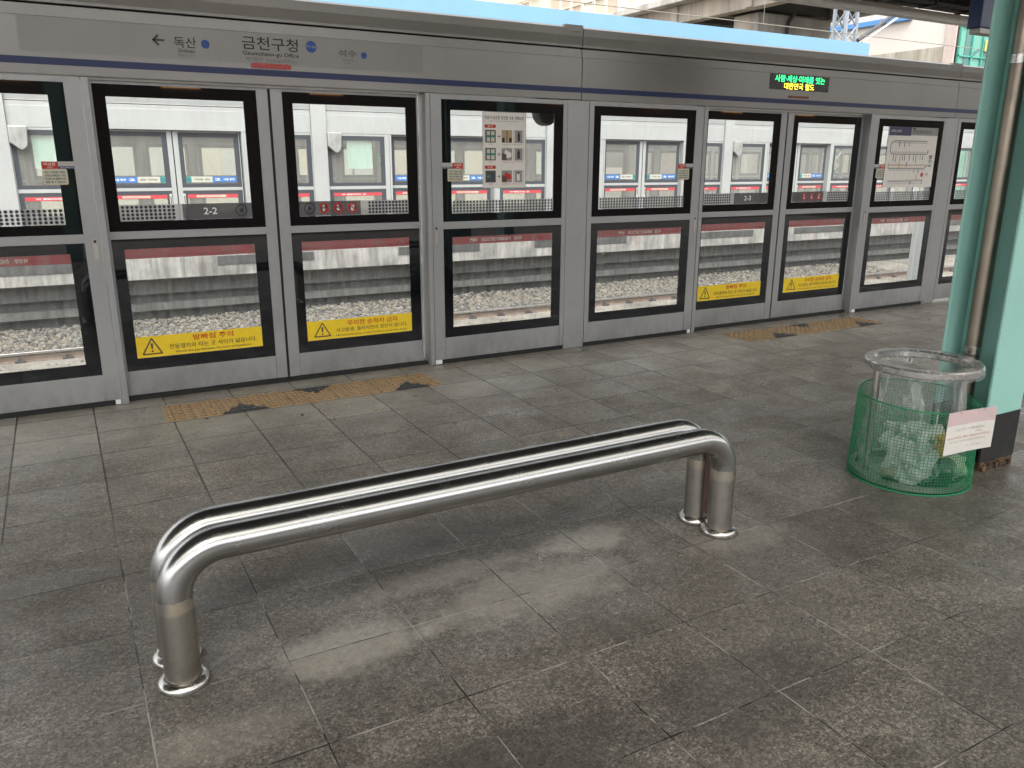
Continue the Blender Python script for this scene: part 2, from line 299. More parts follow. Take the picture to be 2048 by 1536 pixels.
# ------------------------------------------------------------------ mesh helpers
class MB:
    def __init__(s): s.v = []; s.f = []; s.mi = []; s.mats = []
    def mat(s, m):
        if m not in s.mats: s.mats.append(m)
        return s.mats.index(m)
    def add(s, vs, fs, m):
        o = len(s.v); i = s.mat(m); s.v += [tuple(v) for v in vs]
        for f in fs: s.f.append(tuple(o+k for k in f)); s.mi.append(i)
        return s
    def box(s, x0, x1, y0, y1, z0, z1, m):
        x0, x1 = min(x0, x1), max(x0, x1); y0, y1 = min(y0, y1), max(y0, y1); z0, z1 = min(z0, z1), max(z0, z1)
        return s.add([(x0,y0,z0),(x1,y0,z0),(x1,y1,z0),(x0,y1,z0),(x0,y0,z1),(x1,y0,z1),(x1,y1,z1),(x0,y1,z1)],
                     [(0,3,2,1),(4,5,6,7),(0,1,5,4),(1,2,6,5),(2,3,7,6),(3,0,4,7)], m)
    def prism(s, pts, x0, x1, m):                     # (y,z) outline, counter-clockwise seen from +X, along X
        n = len(pts)
        vs = [(x0, a, b) for a, b in pts] + [(x1, a, b) for a, b in pts]
        fs = [tuple(range(n-1, -1, -1)), tuple(range(n, 2*n))] + [(i, (i+1) % n, n+(i+1) % n, n+i) for i in range(n)]
        return s.add(vs, fs, m)
    def poly(s, pts, y, m, th=.0):                    # flat (x,z) outline facing -Y; th gives it thickness
        n = len(pts)
        if th <= 0: return s.add([(a, y, b) for a, b in pts], [tuple(range(n))], m)
        vs = [(a, y, b) for a, b in pts] + [(a, y+th, b) for a, b in pts]
        return s.add(vs, [tuple(range(n)), tuple(range(2*n-1, n-1, -1))] + [((i+1) % n, i, n+i, n+(i+1) % n) for i in range(n)], m)
    def rect(s, x0, x1, z0, z1, y, m, r=0, th=0):
        if r <= 0: return s.poly([(x0, z0), (x1, z0), (x1, z1), (x0, z1)], y, m, th)
        p = []
        for cx_, cz_, a0 in ((x1-r, z0+r, -90), (x1-r, z1-r, 0), (x0+r, z1-r, 90), (x0+r, z0+r, 180)):
            for k in range(6): a = R(a0+k*18); p.append((cx_+r*math.cos(a), cz_+r*math.sin(a)))
        return s.poly(p, y, m, th)
    def disc(s, x, z, r, y, m, n=20, th=0): return s.poly([(x+r*math.cos(2*PI*k/n), z+r*math.sin(2*PI*k/n)) for k in range(n)], y, m, th)
    def ring(s, x, z, r0, r1, y, m, n=24):
        vs = [(x+r*math.cos(2*PI*k/n), y, z+r*math.sin(2*PI*k/n)) for k in range(n) for r in (r0, r1)]
        return s.add(vs, [(2*k, 2*k+1, (2*k+3) % (2*n), (2*k+2) % (2*n)) for k in range(n)], m)
    def seg(s, a, b, wd, y, m):                       # stroke in the XZ plane
        a = Vector(a); b = Vector(b); d = (b-a).normalized(); p = Vector((-d.y, d.x))*wd/2
        return s.poly([tuple(a-p), tuple(b-p), tuple(b+p), tuple(a+p)], y, m)
    def tube(s, pts, r, m, n=16, cap=True, closed=False):
        P = [Vector(p) for p in pts]; N = len(P); rr = r if hasattr(r, '__len__') else [r]*N
        T = [((P[(i+1) % N]-P[i-1]) if closed else (P[min(i+1, N-1)]-P[max(i-1, 0)])).normalized() for i in range(N)]
        u = T[0].orthogonal().normalized(); vs = []
        for i in range(N):
            u = (u - T[i]*u.dot(T[i])).normalized(); v = T[i].cross(u)
            for k in range(n): a = 2*PI*k/n; vs.append(P[i] + (u*math.cos(a)+v*math.sin(a))*rr[i])
        fs = [(i*n+k, i*n+(k+1) % n, ((i+1) % N)*n+(k+1) % n, ((i+1) % N)*n+k) for i in range(N if closed else N-1) for k in range(n)]
        if cap and not closed: fs += [tuple(range(n-1, -1, -1)), tuple((N-1)*n+k for k in range(n))]
        return s.add(vs, fs, m)
    def lathe(s, prof, cx_, cy_, m, n=40, closed=True):    # (r,z) profile
        k = len(prof); vs = [(cx_+r*math.cos(2*PI*i/n), cy_+r*math.sin(2*PI*i/n), z) for i in range(n) for r, z in prof]
        fs = [(i*k+j, ((i+1) % n)*k+j, ((i+1) % n)*k+(j+1) % k, i*k+(j+1) % k) for i in range(n) for j in range(k if closed else k-1)]
        return s.add(vs, fs, m)
    def text(s, body, x0, x1, z0, z1, y, m, mirror=False, bold=0.0, fit=True):
        vs, fs = glyphs(body, bold)
        if not vs: return s
        xs = [v[0] for v in vs]; ys = [v[1] for v in vs]; ax, bx, ay, by = min(xs), max(xs), min(ys), max(ys)
        sx = (x1-x0)/(bx-ax); sz = (z1-z0)/max(by-ay, 1e-6)
        out = []
        for a, b in vs:
            X = x0+(a-ax)*sx
            if mirror: X = x0+x1-X
            out.append((X, y, z0+(b-ay)*sz))
        return s.add(out, [f[::-1] for f in fs] if mirror else fs, m)
    def build(s, name, parent=None, bevel=0, smooth=None, loc=None, rotz=0):
        me = bpy.data.meshes.new(name); me.from_pydata(s.v, [], s.f)
        for mm in s.mats: me.materials.append(mm)
        me.polygons.foreach_set('material_index', s.mi)
        if smooth is not None:
            me.polygons.foreach_set('use_smooth', [True]*len(s.f)); me.set_sharp_from_angle(angle=R(smooth))
        me.update()
        o = bpy.data.objects.new(name, me); col.objects.link(o)
        if parent: o.parent = parent
        if loc: o.location = loc
        if rotz: o.rotation_euler.z = rotz
        if bevel:
            b = o.modifiers.new('bevel', 'BEVEL'); b.width = bevel; b.segments = 2; b.limit_method = 'ANGLE'; b.angle_limit = R(50)
        return o
_gc = {}
def glyphs(body, bold):
    k = (body, bold)
    if k not in _gc:
        c = bpy.data.curves.new('lettering', 'FONT'); c.body = body; c.resolution_u = 2; c.offset = bold
        o = bpy.data.objects.new('lettering', c); col.objects.link(o)
        me = bpy.data.meshes.new_from_object(o.evaluated_get(bpy.context.evaluated_depsgraph_get()))
        _gc[k] = ([(v.co.x, v.co.y) for v in me.vertices], [tuple(p.vertices) for p in me.polygons])
        bpy.data.objects.remove(o); bpy.data.curves.remove(c); bpy.data.meshes.remove(me)
    return _gc[k]
def tag(o, label=None, cat=None, group=None, kind=None):
    for k, v in (('label', label), ('category', cat), ('group', group), ('kind', kind)):
        if v: o[k] = v
    return o
def thing(name, label, cat, loc=(0, 0, 0), rotz=0, group=None):
    o = bpy.data.objects.new(name, None); col.objects.link(o); o.empty_display_size = .1
    o.location = loc; o.rotation_euler.z = rotz
    return tag(o, label, cat, group)
def dup(root, loc, label, group=None):
    r = root.copy(); col.objects.link(r); r.location = loc; r['label'] = label
    if group: r['group'] = group
    for ch in list(root.children):
        c = ch.copy(); col.objects.link(c); c.parent = r
        for g in list(ch.children):
            d = g.copy(); col.objects.link(d); d.parent = c
    return r

# ================================================================== setting: platform, tracks, ground
tag(MB().add([(-300,-200,-1.45),(400,-200,-1.45),(400,400,-1.45),(-300,400,-1.45)], [(0,1,2,3)], GROUNDM).build('ground'), kind='structure')
p = MB(); p.box(-12, 20, -12, .32, -1.40, 0, FLOOR); tag(p.build('platform'), kind='structure')
p = MB(); p.box(-14, 34, 8.80, 16.8, -.34, 0, COPING); p.box(-14, 34, 9.16, 16.8, -1.40, -.341, DWALL)
p.box(-14, 34, 9.05, 9.159, -.62, -.342, DWALL2); p.box(-14, 34, 9.03, 9.159, -.90, -.78, DWALL2)
x = -13
while x < 32:                                       # cable recesses painted as dark slabs, shade put into the colour
    L = random.uniform(1.6, 3.4); p.box(x, x+L, 8.788, 8.799, -.16, -.012, DARKR); x += L + random.uniform(1.2, 2.2)
tag(p.build('opposite_platform'), kind='structure')
def bed(x0, x1):
    p = MB(); p.prism([(.33, -1.44), (9.15, -1.44), (9.15, -1.09), (8.5, -1.14), (7.75, -1.23), (5.6, -1.27), (4.6, -1.20), (.33, -1.22)], x0, x1, GROUNDM)
    return p.build('trackbed')
tag(bed(-14, 34), kind='structure')
def stones():
    rnd = random.Random(3); bm = bmesh.new(); bmesh.ops.create_icosphere(bm, subdivisions=1, radius=1)
    bv = [v.co.copy() for v in bm.verts]; bf = [tuple(v.index for v in f.verts) for f in bm.faces]; bm.free()
    mb = MB(); i = mb.mat(STONE)
    def put(x, y, zb, s):
        q = Matrix.Rotation(rnd.uniform(0, 6.28), 3, 'Z') @ Matrix.Rotation(rnd.uniform(0, 6.28), 3, 'X')
        sc = Vector((s*rnd.uniform(.8, 1.4), s*rnd.uniform(.7, 1.1), s*rnd.uniform(.5, .85))); o = len(mb.v)
        for v in bv:
            c = q @ Vector((v.x*sc.x*rnd.uniform(.8, 1.2), v.y*sc.y*rnd.uniform(.8, 1.2), v.z*sc.z*rnd.uniform(.8, 1.2)))
            mb.v.append((x+c.x, y+c.y, zb+c.z))
        for f in bf: mb.f.append(tuple(o+k for k in f)); mb.mi.append(i)
    for _ in range(13500):
        y = rnd.uniform(7.62, 9.1); zb = -1.23 + (max(0, y-7.75)/1.35)**1.1*.15
        put(rnd.uniform(-2.5, 19), y, zb+rnd.uniform(0, .025), rnd.uniform(.022, .046))
    for _ in range(4200):
        put(rnd.uniform(-2.5, 19), rnd.uniform(6.0, 7.40), -1.262+rnd.uniform(-.01, .01), rnd.uniform(.016, .036))
    return mb.build('ballast')
tag(stones(), kind='stuff', label='grey and tan crushed stone ballast along the track', cat='ballast')
def track(yc, x0, x1, label):
    t = thing('railway_track', label, 'track', (0, yc, 0))
    sl_mesh = None; xx = x0+.3
    while xx < x1:
        if sl_mesh is None:
            mb = MB(); mb.prism([(-1.2, -1.42), (1.2, -1.42), (1.2, -1.265), (.9, -1.245), (-.9, -1.245), (-1.2, -1.265)], -.12, .12, SLEEP)
            for s in (-.7525, .7525):
                for d in (-1, 1):
                    mb.box(-.07, .07, s+d*.075-.028, s+d*.075+.028, -1.25, -1.205, CLIP); mb.box(-.03, .03, s+d*.06-.015, s+d*.06+.015, -1.206, -1.175, CLIP)
            o = mb.build('sleeper', t); sl_mesh = o
        else:
            o = sl_mesh.copy(); col.objects.link(o); o.parent = t
        o.location.x = xx; xx += .6
    for s in (-.7525, .7525):
        mb = MB()
        mb.prism([(s-.065, -1.244), (s+.065, -1.244), (s+.065, -1.232), (s+.012, -1.215), (s+.012, -1.135), (s-.012, -1.135), (s-.012, -1.215), (s-.065, -1.232)], x0, x1, RAILM)
        mb.prism([(s-.034, -1.134), (s+.034, -1.134), (s+.036, -1.103), (s+.028, -1.096), (s-.028, -1.096), (s-.036, -1.103)], x0, x1, RAILT)
        mb.build('rail', t)
track(6.74, -6, 24, 'rusty rails on concrete sleepers along the far side of the track bed')

# ================================================================== platform screen doors (near side, builders reused for the far side)
PH = 4.9
def pane(name, parent, bx0, bx1, bz0, bz1, cx0, cx1, cz0, cz1, y, gm):
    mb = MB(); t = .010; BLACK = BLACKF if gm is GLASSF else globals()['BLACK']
    mb.box(cx0, cx1, y, y+t, cz0, cz1, gm)
    e = .0006
    mb.box(bx0, bx1, y, y+t, bz0, cz0, BLACK); mb.box(bx0, bx1, y, y+t, cz1, bz1, BLACK)
    mb.box(bx0, cx0, y, y+t, cz0, cz1, BLACK); mb.box(cx1, bx1, y, y+t, cz0, cz1, BLACK)
    return mb.build(name, parent)
def dots(mb, x0, x1, z0, z1, y, nx, nz, m, r=.0098):
    for i in range(nx):
        for j in range(nz): mb.disc(x0+(x1-x0)*(i+.5)/nx, z0+(z1-z0)*(j+.5)/nz, r, y, m, 12)
def frame(parent, w, sl_, sr, zb, zt, r0, r1, r2, r3, metal, depth=.045, y=0):
    """r0 bottom-rail top, r1/r2 middle rail, r3 top-rail bottom"""
    mb = MB()
    mb.box(0, sl_, y, y+depth, zb, zt, metal); mb.box(w-sr, w, y, y+depth, zb, zt, metal)
    mb.box(sl_+.0015, w-sr-.0015, y+.002, y+depth, zb, r0, metal)
    mb.box(sl_, w-sr, y+.002, y+depth, r1, r2, metal); mb.box(sl_, w-sr, y+.002, y+depth, r3, zt, metal)
    return mb.build('frame', parent, bevel=.002)
FIX = dict(B=dict(w=1.196, sl=.088, sr=.038, c0=.164, c1=1.076), C=dict(w=1.223, sl=.045, sr=.090, c0=.117, c1=1.045))
FX = dict(B=2.302, C=3.712)
def fixed(kind, x, y, label, near=True, group=None):
    d = FIX[kind]; t = thing('emergency_door', label, 'door', (x, y, 0), 0, group)
    metal = ALU if near else ALUF
    frame(t, d['w'], d['sl'], d['sr'], .038, 2.040, .213, 1.062, 1.118, 2.006, metal)
    b0, b1 = d['sl'], d['w']-d['sr']; gm = GLASS if near else GLASSF
    pane('upper_pane', t, b0, b1, 1.118, 2.006, d['c0'], d['c1'], 1.178, 1.933, .006, gm)
    pane('lower_pane', t, b0, b1, .213, 1.062, d['c0'], d['c1'], .292, 1.0, .006, GLASSD if near else GLASSF)
    if near:
        mb = MB(); mb.rect(d['c0'], d['c1'], 1.180, 1.277, .0045, FROST); dots(mb, d['c0']+.004, d['c1']-.004, 1.183, 1.275, .003, 32, 4, INK)
        mb.build('dotted_film', t)
    mb = MB(); mb.rect(d['c0'], d['c1'], .94, 1.0, .0175 if near else .0045, REDF if near else REDB)
    yb = .0168 if near else .003; mir = near
    c = (d['c0']+d['c1'])/2; q = d['c0']
    segs = [('비상문', .20, .27), ('EMERGENCY EXIT DOOR', .30, .565), ('非常門', .60, .665)]
    for s, a, b in segs:
        if mir: a, b = d['w']-.21-b, d['w']-.21-a
        mb.text(s, d['c0']+a-.05 if not mir else a, d['c0']+b-.05 if not mir else b, .957, .984, yb, PAPER if near else WHITE, mirror=mir, bold=.01)
    mb.build('warning_band', t)
    if near:                                          # recessed handle plate on the wide stile
        xp = .028 if kind == 'B' else d['w']-.032
        mb = MB(); mb.rect(xp-.016, xp+.016, .945, 1.095, -.003, STEELM, .004, .003); mb.rect(xp-.008, xp+.008, .965, 1.050, -.0045, LGREY, .002)
        mb.disc(xp, 1.072, .009, -.0045, INK, 12); mb.build('handle_plate', t, bevel=0)
        mb = MB()                                     # three emergency tags beside the stile
        if kind == 'B': X = lambda v: v
        else: X = lambda v: d['w']-v
        def rr(a, b, z0, z1, y, m, r=.004): a, b = sorted((X(a), X(b))); mb.rect(a, b, z0, z1, y, m, r)
        rr(.087, .175, 1.525, 1.554, .0035, LGREY, .003); rr(.087, .175, 1.511, 1.526, .0035, NAVY, .002)
        rr(.175, .263, 1.511, 1.554, .0035, REDP, .003); rr(.130, .264, 1.417, 1.511, .0036, ORNG, .012); rr(.1325, .2615, 1.4195, 1.511, .0030, CREAM, .011)
        def tx(s, a, b, z0, z1, m, bold=.01): a, b = sorted((X(a), X(b))); mb.text(s, a, b, z0, z1, .0022, m, bold=bold)
        tx('비상문', .188, .250, 1.529, 1.549, PAPER); tx('EXIT', .205, .233, 1.516, 1.524, PAPER); tx('비상시사용하십시오', .095, .168, 1.514, 1.522, PAPER)
        for k, s in enumerate(('비상 시 캐빈을 고정한', '상태로 대피를 열기 위한', '비상문으로 활용하시면', '밖을 열 수 있습니다')):
            tx(s, .143, .252, 1.484-k*.019, 1.498-k*.019, INK, .02)
        mb.build('emergency_tags', t)
        mb = MB(); a, b = (.004, .06) if kind == 'B' else (d['w']-.035, d['w']-.002)
        mb.box(a, b, .004, .040, .004, .037, WHITE); mb.build('gap_light_block', t, bevel=.003)  # white block paints the light leaking under the door corner
    else:
        pass
    return t
def leaf(hand, x, y, label, near=True, group=None, no='2-2'):
    """hand L: meeting stile on the right; hand R: meeting stile on the left"""
    w_ = 1.067; t = thing('sliding_door', label, 'door', (x, y, 0), 0, group); metal = ALU if near else ALUF
    s0, s1, c0, c1 = (.012, .075, .083, .907) if hand == 'L' else (.078, .012, .148, .972)
    frame(t, w_, s0, s1, .030, 2.036, .197, 1.070, 1.120, 2.014, metal, .04)
    gm = GLASS if near else GLASSF
    pane('upper_pane', t, s0, w_-s1, 1.120, 2.014, c0, c1, 1.183, 1.942, .006, gm)
    pane('lower_pane', t, s0, w_-s1, .197, 1.070, c0, c1, .279, 1.006, .006, GLASSD if near else GLASSF)
    f = .0045; g = .003
    mb = MB()
    mb.box(w_ if hand == 'L' else -.009, w_+.009 if hand == 'L' else 0, .008, .034, .035, 2.03, RUB); mb.build('rubber_seal', t)
    if near:
        mb = MB(); mb.rect(c0, c1, .94, 1.006, .0175, REDF); mb.build('warning_band', t)
        mb = MB(); z0, z1 = 1.185, 1.287
        if hand == 'L':
            mb.rect(c0, .46, z0, z1, f, FROSTG); dots(mb, c0+.006, c0+.335, z0+.004, z1-.004, g, 12, 4, INK)
            mb.rect(.46, c1, z0, z1, f, FILM); mb.text(no, .592, .678, 1.216, 1.260, g, WHITE, bold=.012)
            X = .836; mb.ring(X, 1.237, .032, .040, g, INK); mb.poly([(X-.018, 1.237), (X+.012, 1.219), (X+.012, 1.255)], g, INK)
        else:
            mb.rect(c0, c0+.45, z0, z1, f, FILM); mb.rect(c0+.4505, c1, z0, z1, f, FROSTG); dots(mb, c0+.505, c1-.004, z0+.004, z1-.004, g, 12, 4, INK)
            X = .221; mb.ring(X, 1.238, .032, .040, g, INK); mb.poly([(X+.018, 1.238), (X-.012, 1.220), (X-.012, 1.256)], g, INK)
            for k, X in enumerate((.326, .432, .537)):
                mb.disc(X, 1.238, .038, .0039, CHAR, 20); mb.ring(X, 1.238, .030, .039, g, REDP)
                if k == 0: mb.rect(X-.010, X+.002, 1.216, 1.262, .0034, PAPER, .004); mb.rect(X-.002, X+.013, 1.222, 1.236, .0033, PAPER, .003)
                elif k == 1: mb.disc(X-.006, 1.252, .008, .0034, PAPER, 10); mb.rect(X-.014, X+.012, 1.220, 1.240, .0034, PAPER, .006)
                else: mb.rect(X-.014, X+.010, 1.216, 1.240, .0034, PAPER, .006); [mb.rect(X-.013+q*.007, X-.008+q*.007, 1.238, 1.259, .0034, PAPER, .002) for q in range(4)]
                mb.seg((X-.024, 1.262), (X+.024, 1.214), .008, .0026, REDP)
        mb.build('number_film', t)
        mb = MB(); z0, z1 = (.281, .424); mb.rect(c0, c1, z0, z1, f, YEL)
        L = hand == 'L'; o = -.085 if L else -1.170
        tri = [(.266+o, .409), (.204+o, .303), (.324+o, .303)] if L else [(1.432+o, .407), (1.370+o, .306), (1.490+o, .306)]
        cx_ = (tri[1][0]+tri[2][0])/2
        for i in range(3): mb.seg(tri[i], tri[(i+1) % 3], .009, g, DBRN)
        mb.poly([(cx_-.005, .336), (cx_+.005, .336), (cx_+.008, .376), (cx_-.008, .376)], g, DBRN); mb.disc(cx_, .322, .007, g, DBRN, 10)
        if L:
            mb.text('발빠짐 주의', .528+o, .795+o, .372, .412, g, REDP, bold=.012)
            mb.text('전동열차와 타는 곳 사이가 넓습니다.', .371+o, .952+o, .324, .358, g, DBRN, bold=.008)
            mb.text('Watch the gap between the train and platform.', .408+o, .915+o, .290, .313, g, DBRN)
        else:
            mb.text('무리한 승하차 금지', 1.623+o, 2.020+o, .370, .410, g, REDP, bold=.012)
            mb.text('사고발생, 열차지연의 원인이 됩니다.', 1.534+o, 2.104+o, .326, .358, g, DBRN, bold=.008)
            mb.text('No excessive entry or exit. Accidents cause train delays.', 1.534+o, 2.102+o, .292, .312, g, DBRN)
        mb.build('caution_sticker', t)
    else:
        mb = MB(); mb.rect(c0, c1, .945, 1.006, f, REDB); mb.rect(c0+.14, c1-.26 if hand == 'L' else c1-.2, .958, .993, g, CREAMF)
        mb.text('비상시 문을 좌우로 여십시오', c0+.17, c1-.30, .966, .985, .002, REDP, bold=.01); mb.build('warning_band', t)
        mb = MB(); S = (lambda v: c0+v) if hand == 'L' else (lambda v: c1-v)
        def q(a, b, m, y=f): a, b = sorted((S(a), S(b))); mb.rect(a, b, 1.205, 1.300, y, m)
        q(0, .40, BLUEB); q(.40, .74, CREAMF); q(.74, .82, TEALP, .0046)
        for a, b, s, m in ((.04, .22, '서울 방면', WHITE), (.27, .36, '2', WHITE), (.44, .52, '출입문', INK), (.55, .70, '기대지마세요', INK)):
            a, b = sorted((S(a), S(b))); mb.text(s, a, b, 1.235, 1.272, g, m, bold=.01)
        X = S(.78); mb.ring(X, 1.2525, .026, .036, g, NAVY); mb.disc(X, 1.2525, .012, g, NAVY, 10); mb.build('direction_sticker', t)
        mb = MB(); e = c1+.055 if hand == 'L' else c0-.055
        mb.rect(e-.018, e+.018, .78, 1.02, -.004, LGREY, .006, .004); mb.rect(e-.008, e+.008, .86, .99, -.0055, CHAR, .003); mb.build('handle', t)
    return t
def post(name, x0, x1, y0, y1, label, near=True, y=0, group=None, zt=2.043):
    mb = MB(); mb.box(-(x1-x0)/2, (x1-x0)/2, y0, y1, 0.002, zt, ALU if near else ALUF)
    o = mb.build(name, bevel=.003, loc=((x0+x1)/2, y, 0)); return tag(o, label, 'post', group)
def header(x0, x1, y, label, near=True, group=None):
    t = thing('door_header', label, 'header', (x0, y, 0), 0, group); L = x1-x0; A, B_ = (HEAD, HEADD) if near else (ALUF, ALUF)
    mb = MB(); mb.prism([(0, 2.046), (.30, 2.046), (.30, 2.427), (.010, 2.427), (.010, 2.363), (0, 2.362)][::1], 0, L, A); mb.build('lower_casing', t, bevel=.002)
    mb = MB(); mb.prism([(.006, 2.437), (.30, 2.437), (.30, 2.592), (.030, 2.592), (-.006, 2.575), (-.004, 2.52), (.006, 2.455)], 0, L, B_); mb.build('upper_casing', t, bevel=.002)
    mb = MB(); mb.box(.004, L-.004, .03, .29, 2.4275, 2.4365, GAP); mb.build('seam_groove', t)
    if near:
        mb = MB(); mb.box(0, L, -.0012, -.0002, 2.100, 2.140, STRIPE); mb.build('blue_stripe', t)
        mb = MB(); mb.box(L-.17, L-.004, -.010, .03, 2.552, 2.598, HEADD); mb.build('joint_cover', t)
    return t
# ---- near screen
hx = [-6.19, -1.273, 3.627, 8.527, 13.43]; hl = ['plain grey door header beyond the left edge', 'brushed grey door header carrying the Geumcheon-gu Office station sign', 'brushed grey door header carrying the green and yellow LED text display', 'brushed grey door header behind the mint steel column']
heads = [header(hx[i]+.003, hx[i+1]-.003, 0, hl[i], True, 'brushed headers above the near screen doors') for i in range(1, 4)]
G1 = 'fixed emergency doors in the near screen'; G2 = 'sliding doors in the near screen'; G3 = 'posts of the near screen'
dA = fixed('C', FX['C']-PH, 0, 'near emergency door at the left edge with red and cream tags by its right stile', True, G1)
dB = fixed('B', FX['B'], 0, 'near emergency door with the tall white picture poster on its upper glass', True, G1)
dC = fixed('C', FX['C'], 0, 'near emergency door without poster, left of sliding door 2-3, tags on its right', True, G1)
dD = fixed('B', FX['B']+PH, 0, 'near emergency door with the subway line map on its upper glass', True, G1)
dE = fixed('C', FX['C']+PH, 0, 'near emergency door mostly hidden behind the mint steel column', True, G1)
leaf('L', .085, .08, 'near sliding door numbered 2-2 with yellow watch-the-gap sticker', True, G2, '2-2')
leaf('R', 1.170, .08, 'near sliding door with three red ban symbols, right of door 2-2', True, G2)
leaf('L', .085+PH, .08, 'near sliding door numbered 2-3 with yellow sticker', True, G2, '2-3')
leaf('R', 1.170+PH, .08, 'near sliding door with ban symbols, right of door 2-3', True, G2)
leaf('L', .085+2*PH, .08, 'near sliding door hidden right of the mint column', True, G2, '2-4')
post('door_jamb', .040, .080, -.004, .14, 'slim grey jamb left of sliding door 2-2', group=G3)
post('door_jamb', 2.262, 2.298, -.004, .14, 'grey jamb between the ban symbol door and the poster door', group=G3)
post('door_jamb', .040+PH, .080+PH, -.004, .14, 'slim grey jamb left of sliding door 2-3', group=G3)
post('door_jamb', 2.262+PH, 2.298+PH, -.004, .14, 'grey jamb left of the line map door', group=G3)
post('screen_post', 3.502, 3.708, .002, .16, 'wide grey post right of the poster door', group=G3)
post('screen_post', 3.502+PH, 3.708+PH, .002, .16, 'wide grey post right of the line map door', group=G3)
# thresholds under the doors
for k, lab in ((0, 'dark threshold rail under sliding door 2-2'), (1, 'dark threshold rail under sliding door 2-3')):
    mb = MB(); mb.box(.084+k*PH, 2.258+k*PH, .055, .30, .001, .028, RUB); tag(mb.build('threshold'), lab, 'threshold', 'thresholds of the near doors')
for x0, x1, lab in ((-1.19, .036, 'black brush strip under the leftmost emergency door'), (2.304, 3.498, 'black brush strip under the poster emergency door'), (3.712, 4.934, 'black brush strip under the door left of 2-3'), (7.204, 8.398, 'black brush strip under the line map door')):
    mb = MB(); mb.box(x0, x1, .012, .030, .001, .037, RUB); tag(mb.build('brush_strip'), lab, 'brush strip', 'brush strips under the emergency doors')

# station sign film, red lamp and lettering on the header
def part(mb, name, parent, off=0):
    o = mb.build(name, parent); o.location = -parent.location if off else (0, 0, 0); return o
H1, H2 = heads[0], heads[1]
mb = MB(); mb.rect(-.25, 2.25, 2.172, 2.3605, -.0012, SIGNF); y = -.0022
mb.text('금천구청', .995, 1.356, 2.258, 2.338, y, INK, bold=.006); mb.text('Geumcheon-gu Office', .997, 1.358, 2.216, 2.248, y, INK, bold=.012)
mb.text('衿川区庁', 1.012, 1.125, 2.190, 2.211, y, FADE); mb.text('クムチョングチョン', 1.142, 1.350, 2.188, 2.208, y, FADE, bold=.006)
mb.disc(1.445, 2.299, .037, y, BLUEP, 28); mb.text('P144', 1.414, 1.476, 2.288, 2.310, y-.001, GREYP, bold=.008)
mb.text('독산', .585, .716, 2.240, 2.303, y, INK, bold=.006); mb.text('Doksan', .608, .703, 2.214, 2.234, y, INK, bold=.012); mb.text('禿山 トクサン', .604, .712, 2.190, 2.206, y, FADE)
mb.disc(.770, 2.270, .026, y, BLUEP, 24); mb.text('P143', .749, .791, 2.263, 2.277, y-.001, FADE)
mb.seg((.466, 2.276), (.530, 2.276), .013, y, CHAR); mb.seg((.465, 2.2715), (.497, 2.306), .013, y-.0003, CHAR); mb.seg((.465, 2.2805), (.497, 2.246), .013, y-.0003, CHAR)
mb.text('석수', 1.629, 1.757, 2.250, 2.296, y, FADE, bold=.012); mb.text('Seoksu', 1.660, 1.730, 2.226, 2.239, y, FADE); mb.text('石水', 1.672, 1.715, 2.206, 2.219, y, FADE)
mb.disc(1.811, 2.267, .022, y, BLUEP, 24); mb.text('P145', 1.795, 1.827, 2.262, 2.273, y-.001, FADE)
part(mb, 'station_sign', H1, 1)
mb = MB(); mb.rect(1.040, 1.302, 2.147, 2.178, -.008, LRED, .015, .0075); part(mb, 'warning_lamp', H1, 1)
mb = MB(); mb.box(5.698, 6.482, -.004, -.0005, 2.222, 2.358, LEDB); mb.text('사람·세상·미래를 잇는', 5.76, 6.42, 2.290, 2.350, -.0052, LEDG); mb.text('대한민국 철도', 5.882, 6.28, 2.228, 2.284, -.0052, LEDY); part(mb, 'led_display', H2, 1)
mb = MB(); mb.rect(5.95, 6.222, 2.153, 2.174, -.007, LBRN, .010, .0065); part(mb, 'warning_lamp', H2, 1)

